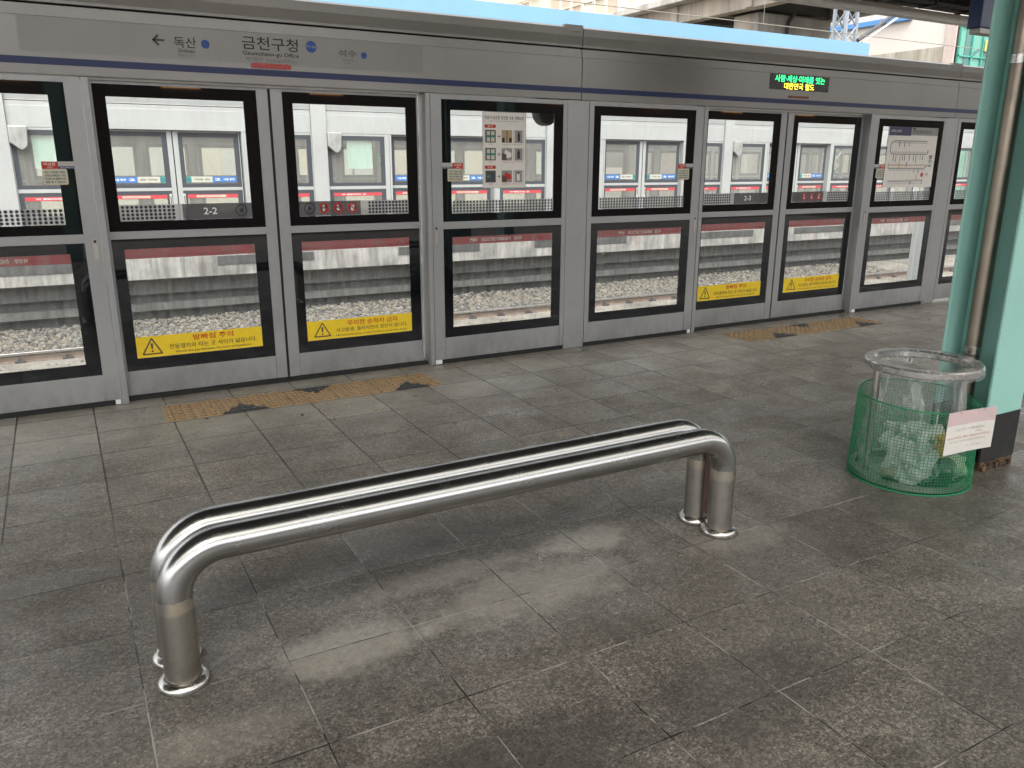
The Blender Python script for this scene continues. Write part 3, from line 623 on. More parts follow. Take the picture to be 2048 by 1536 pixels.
# picture poster on the emergency door
def poster_b(t):
    X = lambda a: .433+(a-575)/338*.377; Z = lambda b: 1.929-(b-880)/598*.563
    mb = MB(); mb.rect(X(572), X(916), Z(1481), Z(877), .0042, GREYP, .012); mb.rect(X(576), X(912), Z(1477), Z(881), .0035, PAPER, .011); y = .0026
    mb.text('비상시 승강장 안전문 수동 개폐요령', X(588), X(896), Z(938), Z(908), y, CHAR, bold=.012); mb.text('How to open the doors manually in an emergency', X(630), X(850), Z(956), Z(944), y, FADE)
    for b, s in ((990, '열차내'), (1312, '비상문')): mb.rect(X(588), X(674), Z(b+13), Z(b-13), y, REDP, .006); mb.text(s, X(610), X(652), Z(b+8), Z(b-8), y-.0006, PAPER, bold=.01)
    rnd = random.Random(5)
    for r, (b0, b1) in enumerate(((1018, 1118), (1160, 1258), (1338, 1434))):
        for c, (a0, a1) in enumerate(((592, 674), (720, 804), (816, 896))):
            base = (FADE, TANP, GREYP)[c] if r == 0 else (FADE, GREYP, GREYP)[c]
            mb.rect(X(a0), X(a1), Z(b1), Z(b0), y, base, .004); am = (a0+a1)/2; bm_ = (b0+b1)/2; yy = y-.0006
            if c == 0:
                mb.rect(X(a0+12), X(am-4), Z(b1-8), Z(b0+10), yy, CREAM if r < 2 else CHAR); mb.rect(X(am+4), X(a1-10), Z(b1-8), Z(b0+10), yy, CREAM if r < 2 else CHAR)
                mb.rect(X(a0+12), X(am-4), Z(b1-40), Z(b0+40), yy-.0004, TEALP); mb.rect(X(am+4), X(a1-10), Z(b1-40), Z(b0+40), yy-.0004, TEALP if r < 2 else PURP)
            elif c == 1:
                if r == 0: mb.rect(X(am-3), X(am+3), Z(b1-3), Z(b0+3), yy, INK); mb.rect(X(a0+4), X(a0+24), Z(b1-3), Z(bm_+10), yy, INK); mb.rect(X(a1-24), X(a1-4), Z(b1-3), Z(bm_+10), yy, INK)
                else: mb.poly([(X(a0+6), Z(b1-4)), (X(a1-6), Z(b1-30)), (X(a1-6), Z(b0+40)), (X(a0+30), Z(b0+10))], yy, REDP if r == 2 else PAPER); mb.poly([(X(a0+3), Z(b1-3)), (X(a0+42), Z(b1-3)), (X(a0+36), Z(bm_)), (X(a0+3), Z(bm_-12))], yy-.0004, DBRN)
            else:
                mb.rect(X(am-8-2*r), X(am+10), Z(b1-14), Z(b0+26), yy, INK if r < 2 else PAPER); mb.disc(X(am), Z(b0+20), .009, yy-.0004, DBRN, 10)
                mb.rect(X(a0+4), X(a0+10), Z(b1-3), Z(b0+3), yy, PAPER); mb.rect(X(a1-10), X(a1-4), Z(b1-3), Z(b0+3), yy, PAPER)
        mb.seg((X(684), Z((b0+b1)/2)), (X(708), Z((b0+b1)/2)), .004, y, CHAR); mb.seg((X(697), Z((b0+b1)/2-14)), (X(709), Z((b0+b1)/2+1)), .004, y-.0003, CHAR); mb.seg((X(697), Z((b0+b1)/2+14)), (X(709), Z((b0+b1)/2-1)), .004, y-.0003, CHAR)
        mb.text(('닫힘', '잠김', '닫힘')[r], X(620), X(648), Z(b1+18), Z(b1+7), y, REDP, bold=.01); mb.text('손잡이를 잡고 좌우로 여십시오', X(724), X(890), Z(b1+18), Z(b1+7), y, FADE if r == 0 else REDP)
    mb.build('poster', t)
poster_b(dB)
def map_d(t):
    X = lambda a: .265+a*.811; Z = lambda b: 1.932-b*.615
    mb = MB(); mb.rect(X(0), X(1), Z(1), Z(0), .0042, PAPER); y = .003; z = y-.0006
    mb.rect(X(0), X(.44), Z(.14), Z(-.004), y, PURP); mb.text('1호선 노선도', X(.04), X(.24), Z(.085), Z(.045), z, PAPER, bold=.01); mb.text('Line 1 map', X(.04), X(.15), Z(.12), Z(.10), z, GREYP)
    mb.rect(X(.44), X(1), Z(.13), Z(0), y, TANP if False else GREYP); mb.rect(X(.47), X(.52), Z(.035), Z(.012), z, INK)
    for k in range(9): mb.rect(X(.48+k*.045), X(.50+k*.045), Z(.10), Z(.045), z, FADE)
    mb.rect(X(-.018), X(-.006), Z(1.0), Z(0), y, INK)
    def line(a0, b0, a1, b1, m, w_=.008): mb.seg((X(a0), Z(b0)), (X(a1), Z(b1)), w_, y-.0003, m)
    line(.13, .225, .80, .225, CHAR); line(.13, .225, .07, .27, CHAR); line(.07, .27, .06, .32, CHAR); line(.06, .32, .06, .40, CHAR); line(.06, .40, .10, .445, CHAR); line(.10, .445, .80, .445, CHAR)
    line(.80, .445, .835, .42, CHAR); line(.835, .42, .835, .37, CHAR, .012); line(.07, .68, .80, .68, CHAR); line(.80, .68, .855, .62, CHAR, .011); line(.07, .635, .82, .635, ORNG, .005); line(.07, .615, .82, .615, TANP, .004)
    line(.08, .905, .78, .89, PURP, .005); line(.08, .885, .78, .87, GREYP, .004)
    for k in range(25):
        mb.rect(X(.14+k*.027), X(.147+k*.027), Z(.265), Z(.24), z, FADE); mb.rect(X(.11+k*.028), X(.117+k*.028), Z(.43), Z(.40), z, FADE); mb.rect(X(.08+k*.03), X(.087+k*.03), Z(.72), Z(.695), z, FADE)
        mb.rect(X(.145+k*.027), X(.151+k*.027), Z(.231), Z(.219), z, PAPER); mb.rect(X(.115+k*.028), X(.121+k*.028), Z(.451), Z(.439), z, PAPER); mb.rect(X(.09+k*.029), X(.096+k*.029), Z(.686), Z(.674), z, PAPER)
        mb.rect(X(.10+k*.026), X(.106+k*.026), Z(.95), Z(.92), z, GREYP)
    for a, b0, b1, m in ((.235, .24, .33, BLUEP), (.335, .235, .33, CHAR), (.43, .24, .32, ORNG), (.14, .46, .56, CHAR), (.19, .46, .575, TEALP), (.275, .46, .68, ORNG), (.325, .46, .55, DBRN), (.37, .46, .55, CHAR), (.42, .57, .66, BLUEP), (.465, .455, .55, REDP), (.55, .46, .55, CHAR), (.60, .46, .58, TEALP), (.69, .46, .54, TANP), (.74, .46, .54, DBRN), (.60, .69, .76, TANP), (.68, .69, .76, CHAR), (.655, .78, .87, ORNG), (.06, .59, .68, TANP), (.78, .88, .95, BLUEP)): line(a, b0, a, b1, m, .010)
    for b, m in ((.46, PURP), (.545, TEALP), (.63, CHAR)): mb.rect(X(.87), X(.945), Z(b+.018), Z(b), y, m)
    mb.rect(X(.875), X(.94), Z(.53), Z(.48), y, GREYP); mb.rect(X(.875), X(.94), Z(.615), Z(.565), y, CREAM)
    mb.disc(X(.77), Z(.79), .024, y, REDP, 20); line(.85, .80, .875, .76, CHAR); line(.875, .76, .89, .80, CHAR); line(.53, .90, .56, .93, INK); line(.56, .93, .53, .95, INK)
    mb.build('line_map', t)
    mb = MB(); mb.rect(.885, 1.076, .294, .94, .0172, mk_frost('white_back_film', (.85, .87, .86), .97, .6)); mb.text('안전문', 1.0, 1.05, .31, .33, .0165, FADE); mb.build('white_back_film', t)
map_d(dD)
# trackside loudspeaker seen through the poster door
def drum(x, y, z, label, white, group=None):
    mb = MB(); n = 24; prof = [(.0, .0), (.06, .0), (.095, .02), (.105, .05), (.105, .11)]
    vs = []; 
    for i in range(n):
        for r, d in prof: vs.append((r*math.cos(2*PI*i/n), d, r*math.sin(2*PI*i/n)))
    k = len(prof); mm = ALUF if white else CHAR
    mb.add(vs, [(i*k+j, i*k+j+1, ((i+1) % n)*k+j+1, ((i+1) % n)*k+j) for i in range(n) for j in range(k-1)], mm)
    mb.add([(prof[-1][0]*math.cos(2*PI*i/n), prof[-1][1], prof[-1][0]*math.sin(2*PI*i/n)) for i in range(n)], [tuple(range(n))], mm)
    o = mb.build('loudspeaker', smooth=40, loc=(x, y, z)); return tag(o, label, 'loudspeaker', group)
drum(3.44, .18, 1.955, 'round dark grey trackside loudspeaker behind the poster door glass', False)

# ================================================================== far platform screen
FY = 9.1; OX = 1.647-1.161
GF1, GF2, GF3 = 'fixed doors of the white far screen', 'sliding doors of the white far screen', 'posts of the white far screen'
fB = fC = fL = fR = None; n = 0
ords = ['leftmost', 'second', 'third', 'fourth', 'fifth', 'sixth', 'seventh']
for k in range(-1, 6):
    x = OX+k*PH
    if k >= 0:
        lab = '%s %s far white sliding door from the left, with blue and cream strip'
        a = lab % (ords[k], 'left-hand'); b = lab % (ords[k], 'right-hand')
        if fL is None: fL = leaf('L', x+.085, FY+.08, a, False, GF2); fR = leaf('R', x+1.170, FY+.08, b, False, GF2)
        else: dup(fL, (x+.085, FY+.08, 0), a); dup(fR, (x+1.170, FY+.08, 0), b)
        for xx, s in ((x+.040, 'left'), (x+2.262, 'right')): post('door_jamb', xx, xx+.038, -.004, .14, '%s white jamb of the %s far door pair' % (s, ords[k]), False, FY, GF3)
    i = k+1
    a = '%s far white fixed door from the left, left of its post, red band below' % ords[i]; b = '%s far white fixed door from the left, right of its post, red band below' % ords[i]
    if fB is None: fB = fixed('B', x+FX['B'], FY, a, False, GF1); fC = fixed('C', x+FX['C'], FY, b, False, GF1)
    else: dup(fB, (x+FX['B'], FY, 0), a); dup(fC, (x+FX['C'], FY, 0), b)
    mb = MB(); mb.box(-.135, .135, -.05, .16, .002, 2.62, ALUF); tag(mb.build('screen_post', bevel=.004, loc=(x+3.605, FY, 0)), '%s tall white post of the far screen, under the blue roof' % ords[i], 'post', GF3)
    mb = MB(); pts = [(-.13, .16), (-.13, -.08)] + [(-.01+.12*math.sin(R(a)), -.08-.0-.12*math.cos(R(a))+.12-.12+.0) for a in range(10, 91, 16)] + [(.13, .16)]
    mb.poly(pts, -.10, ALUF, .13); tag(mb.build('loudspeaker', bevel=.015, loc=(x+3.605+.27, FY, 1.90)), 'white round-bottomed loudspeaker beside the %s far post' % ords[i], 'loudspeaker', 'white loudspeakers on the far posts')
    header(x+3.605-PH+.138, x+3.605-.138, FY, '%s long white header of the far screen' % ords[i], False, 'white headers of the far screen')
for xx, lab in ((4.62, 'pale mint poster hanging inside the left part of the far screen'), (-.38, 'pale mint poster inside the far screen at the photo\'s left edge')):
    mb = MB(); mb.box(xx, xx+.48, FY+.06, FY+.07, 1.43, 1.96, MINTP); tag(mb.build('poster'), lab, 'poster', 'mint posters in the far screen')
# a second screen on the other edge of the far platform
BAYM = plain('grey_bay_metal', (.13, .135, .14), .5)
def bay():
    mb = MB(); 
    mb.box(0, 4.9, 0, .25, 2.05, 2.62, BAYM)
    for x0, x1 in ((0, .12), (1.2, 1.36), (2.40, 2.56), (3.60, 3.80), (4.78, 4.90)): mb.box(x0, x1, 0, .12, .01, 2.049, BAYM)
    for x0, x1 in ((.12, 1.2), (1.36, 2.40), (2.56, 3.60), (3.80, 4.78)):
        for z0, z1 in ((.05, .2), (1.06, 1.12), (1.95, 2.049)): mb.box(x0, x1, .01, .10, z0, z1, BAYM)
        for z0, z1 in ((.2, 1.06), (1.12, 1.95)):
            mb.box(x0, x0+.08, .03, .05, z0, z1, BLACKF); mb.box(x1-.08, x1, .03, .05, z0, z1, BLACKF); mb.box(x0+.08, x1-.08, .03, .05, z1-.08, z1, BLACKF); mb.box(x0+.08, x1-.08, .03, .05, z0, z0+.08, BLACKF); mb.box(x0+.08, x1-.08, .035, .045, z0+.08, z1-.08, GLASSF)
    return mb.build('screen_bay')
b0 = bay()
for i in range(7):
    o = b0 if i == 0 else b0.copy()
    if i: col.objects.link(o)
    o.location = (-1.9+i*4.9, 16.4, 0); tag(o, '%s grey glazed bay seen behind the far white screen' % ords[i], 'screen bay', 'glazed bays behind the far screen')
mb = MB(); mb.box(-.17, .17, -.03, .03, -.16, .16, GREENP); mb.rect(-.10, -.02, -.09, .10, -.031, WHITE, .03); mb.rect(.01, .10, -.11, .11, -.031, WHITE, .01); tag(mb.build('exit_sign', loc=(7.95, 16.3, 1.62)), 'small green exit sign with white figure, seen behind the far screen', 'sign')
# far roof with sky blue fascia
t = thing('station_roof', 'flat roof with sky blue fascia above the far platform', 'roof', (0, 8.6, 0))
mb = MB(); mb.box(-14, 17.86, 0, .06, 4.02, 4.41, BLUF); mb.build('fascia', t, bevel=.004)
mb = MB(); mb.box(17.80, 17.86, .061, 8.2, 4.02, 4.41, BLUF); mb.build('end_fascia', t)
mb = MB(); mb.box(-14, 17.79, .061, 8.2, 4.10, 4.34, LGREY); mb.build('slab', t)
for xx in (-4.0, 5.0, 14.0):
    mb = MB(); mb.tube([(xx, 4.3, 0.001), (xx, 4.3, 4.099)], .11, LGREY, 16); mb.build('roof_column', t, smooth=40)

# ================================================================== near canopy, column, pipe, sign
t = thing('platform_canopy', 'dark canopy with off-white edge beam above the near screen doors', 'canopy', (0, -.3, 0))
mb = MB(); mb.prism([(0, 2.912), (.10, 2.912), (.10, 2.99), (0, 2.99)], -12, 20, CANW); mb.build('edge_beam', t, bevel=.004)
mb = MB(); mb.prism([(-5.25, 4.31), (-.005, 3.04), (.10, 3.04), (.10, 3.14), (-5.25, 4.43)], -12, 20, SOFF); mb.build('roof_deck', t)
mb = MB(); mb.box(-12, 20, -.06, -.001, 2.995, 3.036, SOFF); mb.build('purlin', t)
mb = MB()
for yy, zz, r in ((-.10, 3.000, .020), (-.16, 3.010, .016), (-.215, 3.005, .022)): mb.tube([(-12, yy, zz), (20, yy, zz)], r, CABL, 10)
mb.build('conduit', t, smooth=40)
xx = .35
while xx < 12:
    mb = MB(); mb.box(xx, xx+.03, -.25, -.061, 2.975, 3.035, CABL); mb.build('conduit_bracket', t); xx += .62
for xx in (-9, -4.5, 0, 4.03, 8.5, 13):
    mb = MB(); mb.prism([(-4.7, 4.02), (-.30, 2.975), (-.30, 3.105), (-4.7, 4.17)], xx-.05, xx+.05, SOFF); mb.build('rafter', t)
SKYL = NT('added_skylight_sheet'); _tr = SKYL.n('ShaderNodeBsdfTransparent', {'Color': (.80, .79, .76)}); _tl = SKYL.n('ShaderNodeBsdfTranslucent', {'Color': (.7, .69, .66)})
_ms = SKYL.n('ShaderNodeMixShader', {0: .5, 1: _tr.outputs[0], 2: _tl.outputs[0]}); SKYL.t.links.new(_ms.outputs[0], SKYL.o.inputs[0])
mb = MB(); mb.prism([(-8.1, 4.33), (-5.26, 4.33), (-5.26, 4.34), (-8.1, 4.34)], -12, 20, SKYL.m); mb.build('added_skylight', t)  # unseen sheet added over the roof gap to dim the light below
t = thing('platform_canopy', 'unseen brown canopy over the other half of the platform, behind the camera', 'canopy', (0, -8.0, 0))
mb = MB(); mb.prism([(-3.2, 5.2), (0, 4.2), (0, 4.32), (-3.2, 5.32)], -12, 20, SOFFB); mb.build('roof_deck', t)  # unseen deck, outer edge raised to let low light in
for xx in (-8, 0, 8):
    mb = MB(); mb.box(xx-.12, xx+.12, -1.4, -1.1, .001, 4.52, MINT); mb.build('support', t)

LAMP = emit('warm_lamp_tube', (1, .50, .20), 2.6); l0 = None
for k in range(9):
    if l0 is None:
        l0 = thing('strip_lamp', 'lit warm strip lamp reflected in the top edges of the door glass', 'lamp', (-3.2, -10, 2.80), 0, 'warm strip lamps behind the camera')
        mb = MB(); mb.box(-.36, .36, -.04, .04, .03, .07, LGREY); mb.build('housing', l0); mb = MB(); mb.tube([(-.32, 0, .008), (.32, 0, .008)], .018, LAMP, 12); mb.build('tube', l0)
        mb = MB(); mb.box(-.012, .012, -.012, .012, .071, 1.85, CABL); mb.build('hanger', l0)
    else: dup(l0, (-3.2+k*2.6, -10, 2.80), l0['label'])
t = thing('steel_column', 'mint green steel H-column with black base beside the bin', 'column', (4.035, -3.30, 0))
mb = MB(); bz = .30; h = 3.74
def hsec(mb, z0, z1, m, e=0):
    mb.box(-.152-e, .152+e, -.150-e, -.135+e, z0, z1, m); mb.box(-.152-e, .152+e, .135-e, .150+e, z0, z1, m); mb.box(-.006-e, .006+e, -.1345+e, .1345-e, z0, z1, m)
hsec(mb, bz, h, MINT); mb.build('shaft', t, bevel=.004)
mb = MB(); hsec(mb, .045, bz-.001, BLKP, .0005); mb.build('kick_paint', t, bevel=.003)
mb = MB(); mb.box(-.150, .150, -.149, .149, .001, .044, RUST)
for k in range(16):
    a = random.uniform(-.155, .13); s = random.uniform(.008, .03); mb.box(a, a+s*1.6, -.158-random.uniform(0, .010), -.1535, .001, .010+random.uniform(0, .03), RUST)
mb.build('base_grout', t, bevel=.003)
t = thing('drain_pipe', 'dull stainless drain pipe inside the channel of the mint column', 'pipe', (3.958, -3.275, 0))
mb = MB(); mb.tube([(0, 0, .002), (0, 0, 3.72)], .039, PIPEM, 24); mb.build('pipe', t, smooth=40)
for z in (.62, 2.05):
    mb = MB(); mb.lathe([(.0392, z-.02), (.043, z-.02), (.043, z+.02), (.0392, z+.02)], 0, 0, STEELP, 24); mb.build('clamp', t, smooth=40)
t = thing('hanging_sign', 'navy hanging sign box with pale lower edge behind the mint column', 'sign', (6.15, -2.0, 0))
mb = MB(); mb.box(-.62, .62, -.05, .05, 2.47, 3.02, NAVYB); mb.build('case', t, bevel=.006)
mb = MB(); mb.box(-.60, .60, -.04, .04, 2.435, 2.469, LGREY); mb.build('lower_trim', t, bevel=.003)
for s in (-.4, .4):
    mb = MB(); mb.tube([(s, 0, 3.02), (s, 0, 3.46)], .012, CABL, 8); mb.build('hanger', t)

# ================================================================== tactile strips
def tactile(xc, label):
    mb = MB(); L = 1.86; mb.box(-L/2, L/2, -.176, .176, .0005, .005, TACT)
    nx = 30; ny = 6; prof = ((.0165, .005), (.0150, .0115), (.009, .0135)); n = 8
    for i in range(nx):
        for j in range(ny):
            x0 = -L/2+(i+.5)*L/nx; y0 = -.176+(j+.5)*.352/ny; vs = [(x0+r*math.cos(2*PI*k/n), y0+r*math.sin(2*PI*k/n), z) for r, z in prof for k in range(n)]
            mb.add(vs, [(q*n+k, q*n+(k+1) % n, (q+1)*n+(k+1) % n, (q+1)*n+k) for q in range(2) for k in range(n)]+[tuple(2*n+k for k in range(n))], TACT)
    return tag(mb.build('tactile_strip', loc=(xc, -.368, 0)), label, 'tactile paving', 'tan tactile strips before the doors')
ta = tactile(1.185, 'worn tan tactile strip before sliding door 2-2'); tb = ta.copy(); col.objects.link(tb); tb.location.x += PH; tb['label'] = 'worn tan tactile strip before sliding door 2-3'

# ================================================================== bench
t = thing('bench', 'polished stainless steel bench of two bent pipes bolted to the floor', 'bench', (1.08, -3.255, 0))
MORT = mk_conc('grimy_mortar', (.08, .072, .06), (.17, .155, .13), 0, 14, False)
def bench_tube(y):
    xl, xr, z, rb = -1.102, 1.099, .446, .15; P = [(xl, y, .012), (xl, y, .10), (xl, y, .2), (xl, y, z-rb)]
    for k in range(1, 13): a = R(90*k/12); P.append((xl+rb-rb*math.cos(a), y, z-rb+rb*math.sin(a)))
    for k in range(1, 12): P.append((xl+rb+(xr-xl-2*rb)*k/12, y, z))
    for k in range(0, 13): a = R(90*k/12); P.append((xr-rb+rb*math.sin(a), y, z-rb+rb*math.cos(a)))
    P += [(xr, y, .2), (xr, y, .10), (xr, y, .012)]
    mb = MB(); mb.tube(P, .0535, STEEL, 48); return mb.build('pipe', t, smooth=50)
bench_tube(-.075); bench_tube(.075)
for x in (-1.102, 1.099):
    for y in (-.075, .075):
        mb = MB(); mb.lathe([(.054, .001), (.076, .001), (.078, .012), (.074, .022), (.064, .030), (.056, .031), (.054, .026)], x, y, STEELP, 40)
        o = mb.build('floor_flange', t, smooth=50)
    s = 1 if x > 0 else -1
    mb = MB(); mb.box(x-.014, x+.014, -.0215, .0215, .06, .33, DBRN); mb.build('spacer_plate', t)
    # squeezed-out mortar round the flanges
    mb = MB(); n = 40
    for y in (-.075, .075):
        vs = []
        for k in range(n):
            a = 2*PI*k/n; r = .083+.012*noise.noise(Vector((math.cos(a)*2+x, math.sin(a)*2+y*9, 1.7)))
            vs += [(x+.070*math.cos(a), y+.070*math.sin(a), .006), (x+r*math.cos(a), y+r*math.sin(a), .0008)]
        mb.add(vs, [(2*k, 2*k+1, (2*k+3) % (2*n), (2*k+2) % (2*n)) for k in range(n)], MORT)
    mb.build('mortar', t, smooth=60)

# ================================================================== bin
BX, BY = 3.522, -3.292
t = thing('waste_bin', 'round bin frame with steel rim and green mesh skirt beside the mint column', 'bin', (BX, BY, 0))
mb = MB(); mb.lathe([(.222, .575), (.266, .575), (.273, .582), (.273, .608), (.266, .615), (.222, .615), (.214, .608), (.214, .582)], 0, 0, RIMST, 64); mb.build('rim', t, smooth=40)
caz = R(56.9)
def polar(az, dist): return Vector((-.1853+dist*math.sin(R(az))-BX, -5.6994+dist*math.cos(R(az))-BY))
pa = polar(54.45, 4.32); rad = pa.length; a0 = math.atan2(pa.y, pa.x)
for k in range(2):
    a = a0+k*PI; mb = MB(); mb.tube([(rad*math.cos(a), rad*math.sin(a), .03), (rad*1.02*math.cos(a), rad*1.02*math.sin(a), .576)], .0165, STEELM, 14); mb.build('post', t, smooth=40)
mb = MB(); mb.lathe([(.255, .012), (.285, .012), (.285, .040), (.255, .040)], 0, 0, STEELM, 64); mb.lathe([(0.001, .010), (.2545, .010), (.2545, .016), (0.001, .016)], 0, 0, STEELM, 48); mb.build('base_ring', t, smooth=40)
def skirt():
    mb = MB(); nv, nz = 118, 29; i = mb.mat(GMESH)
    def pos(a, z, d=0):
        r = .293 + .012*math.sin(2*a+.6)*z/.43 + .006*math.sin(5*a+1)*(.3+z) + d - .02*(z < .02)*0
        top = .425+.012*math.cos(a-2.2)
        return Vector((r*math.cos(a), r*math.sin(a), .004+z/.43*top))
    wv, th = .0024, .0018
    for k in range(nv):                                # uprights
        a = 2*PI*k/nv; da = wv/2/.295; zs = [q*.43/8 for q in range(9)]; o = len(mb.v)
        for z in zs:
            for aa, d in ((a-da, -th/2), (a+da, -th/2), (a+da, th/2), (a-da, th/2)): mb.v.append(tuple(pos(aa, z, d)))
        for q in range(8):
            for e in range(4): mb.f.append((o+q*4+e, o+q*4+(e+1) % 4, o+(q+1)*4+(e+1) % 4, o+(q+1)*4+e)); mb.mi.append(i)
    for q in range(nz):                                # hoops
        z = .43*q/(nz-1); o = len(mb.v); hz = .0011 if 0 < q < nz-1 else .004
        for k in range(96):
            a = 2*PI*k/96
            for dz, d in ((-hz, -th/2), (-hz, th/2), (hz, th/2), (hz, -th/2)): v = pos(a, z, d*1.15); v.z += dz; mb.v.append(tuple(v))
        for k in range(96):
            for e in range(4): mb.f.append((o+k*4+e, o+k*4+(e+1) % 4, o+((k+1) % 96)*4+(e+1) % 4, o+((k+1) % 96)*4+e)); mb.mi.append(i)
    return mb.build('mesh_skirt', t)
skirt()
# clear liner
def liner():
    mb = MB(); n = 120; rnd = random.Random(4)
    rings = [(.2065, .560, 0), (.2105, .600, .0), (.2185, .6172, .0004), (.246, .6178, .0004), (.268, .6172, .0004), (.2755, .608, .0005), (.276, .59, .0006), (.277, .568, .003)]
    inner = [(.200, .545, .004), (.199, .50, .009), (.203, .44, .013), (.212, .36, .016), (.226, .27, .015), (.240, .18, .012), (.246, .10, .010), (.236, .05, .008), (.19, .026, .004), (.08, .020, 0), (.01, .020, 0)]
    prof = rings[::-1]+inner; vs = []
    for j, (r, z, amp) in enumerate(prof):
        for k in range(n):
            a = 2*PI*k/n
            f = noise.noise(Vector((math.cos(a)*3.2, math.sin(a)*3.2, z*1.2)))+.7*noise.noise(Vector((math.cos(a)*9, math.sin(a)*9, z*2.0)))
            rr = max(r+amp*f*1.5, .004); zz = z+(.010*noise.noise(Vector((math.cos(a)*6, math.sin(a)*6, 7))) if j == 0 else 0)
            vs.append((rr*math.cos(a), rr*math.sin(a), zz))
    fs = [(j*n+k, j*n+(k+1) % n, (j+1)*n+(k+1) % n, (j+1)*n+k) for j in range(len(prof)-1) for k in range(n)]
    cut = 8*n; mb.add(vs, fs, BAG); q = mb.mat(BAGR); mb.mi[:cut] = [q]*cut; o = mb.build('plastic_bag', smooth=75, loc=(BX, BY, 0)); return tag(o, 'clear crinkled bin liner folded over the steel rim of the bin', 'plastic bag')
liner()
def crumple(name, label, cat, x, y, z, sx, sy_, sz, m, seed, sub=3, amp=.35, group=None):
    bm = bmesh.new(); bmesh.ops.create_icosphere(bm, subdivisions=sub, radius=1)
    for v in bm.verts:
        f = 1+amp*(.8*noise.noise(v.co*1.7+Vector((seed, 0, 0)))-.7*abs(noise.noise(v.co*2.9+Vector((0, seed, 0))))+.3*abs(noise.noise(v.co*7+Vector((0, 0, seed))))+.2)
        v.co = Vector((v.co.x*sx*f, v.co.y*sy_*f, v.co.z*sz*f))
    me = bpy.data.meshes.new(name); bm.to_mesh(me); bm.free(); me.materials.append(m)
    o = bpy.data.objects.new(name, me); col.objects.link(o); o.location = (BX+x, BY+y, z); return tag(o, label, cat, group)
GT = 'rubbish inside the clear bin liner'
PLW = plain('white_plastic_film', (.50, .52, .49), .3, 0, .2, 12); DKG = plain('dark_green_wrapper', (.03, .06, .045), .35, 0, .4, 10); YLW = plain('yellow_wrapper', (.62, .42, .10), .4, 0, .3, 12); PNK = plain('pink_tissue', (.58, .42, .40), .7, 0, .2, 14); LGN = plain('pale_green_wrapper', (.42, .56, .34), .4, 0, .3, 12)
for nm, lab, x, y, z, a, b, c, m, sd in (
    ('carrier_bag', 'crumpled white plastic bag at the left of the bin rubbish', -.12, -.09, .115, .10, .09, .10, PLW, 1),
    ('carrier_bag', 'large crumpled white plastic bag on top of the bin rubbish', .02, .0, .20, .15, .13, .10, PLW, 2),
    ('paper_tissue', 'pink tissue ball right of the yellow wrapper in the bin', .095, -.12, .20, .062, .055, .055, PNK, 3),
    ('snack_wrapper', 'yellow wrapper in the middle of the bin', .005, -.165, .225, .055, .03, .055, YLW, 4),
    ('snack_wrapper', 'pale green wrapper at the bottom right of the bin', .12, -.14, .085, .085, .065, .06, LGN, 5),
    ('carrier_bag', 'white film scrap at the bottom centre of the bin', -.10, -.14, .17, .075, .05, .07, PLW, 8),
    ('paper_cup_sleeve', 'crumpled tan paper low at the left of the bin', -.155, -.02, .07, .06, .06, .05, TANP, 11),
    ('carrier_bag', 'crumpled white plastic bag at the right of the bin rubbish', .15, -.03, .15, .08, .085, .09, PLW, 13)):
    crumple(nm, lab, 'rubbish', x, y, z*.92, a*.9, b*.9, c*.85, m, sd, 4, .75, GT)
def carton():
    mb = MB(); mb.prism([(-.03, -.045), (.03, -.045), (.03, .045), (-.03, .045)], -.085, .085, DKG); mb.box(-.03, .0, -.032, -.0305, -.01, .02, PAPER)
    o = mb.build('drink_carton', bevel=.004, loc=(BX-.02, BY-.20, .078)); o.rotation_euler = (R(20), R(-16), R(33)); return tag(o, 'flattened dark green carton at the bottom of the bin', 'rubbish', GT)
carton()
# drinking straw
mb = MB(); mb.tube([(0, 0, 0), (.012, .0, .14)], .004, CREAM, 8); tag(mb.build('straw', loc=(BX-.01, BY-.12, .23)), 'pale straw sticking up in the bin rubbish', 'rubbish', GT)
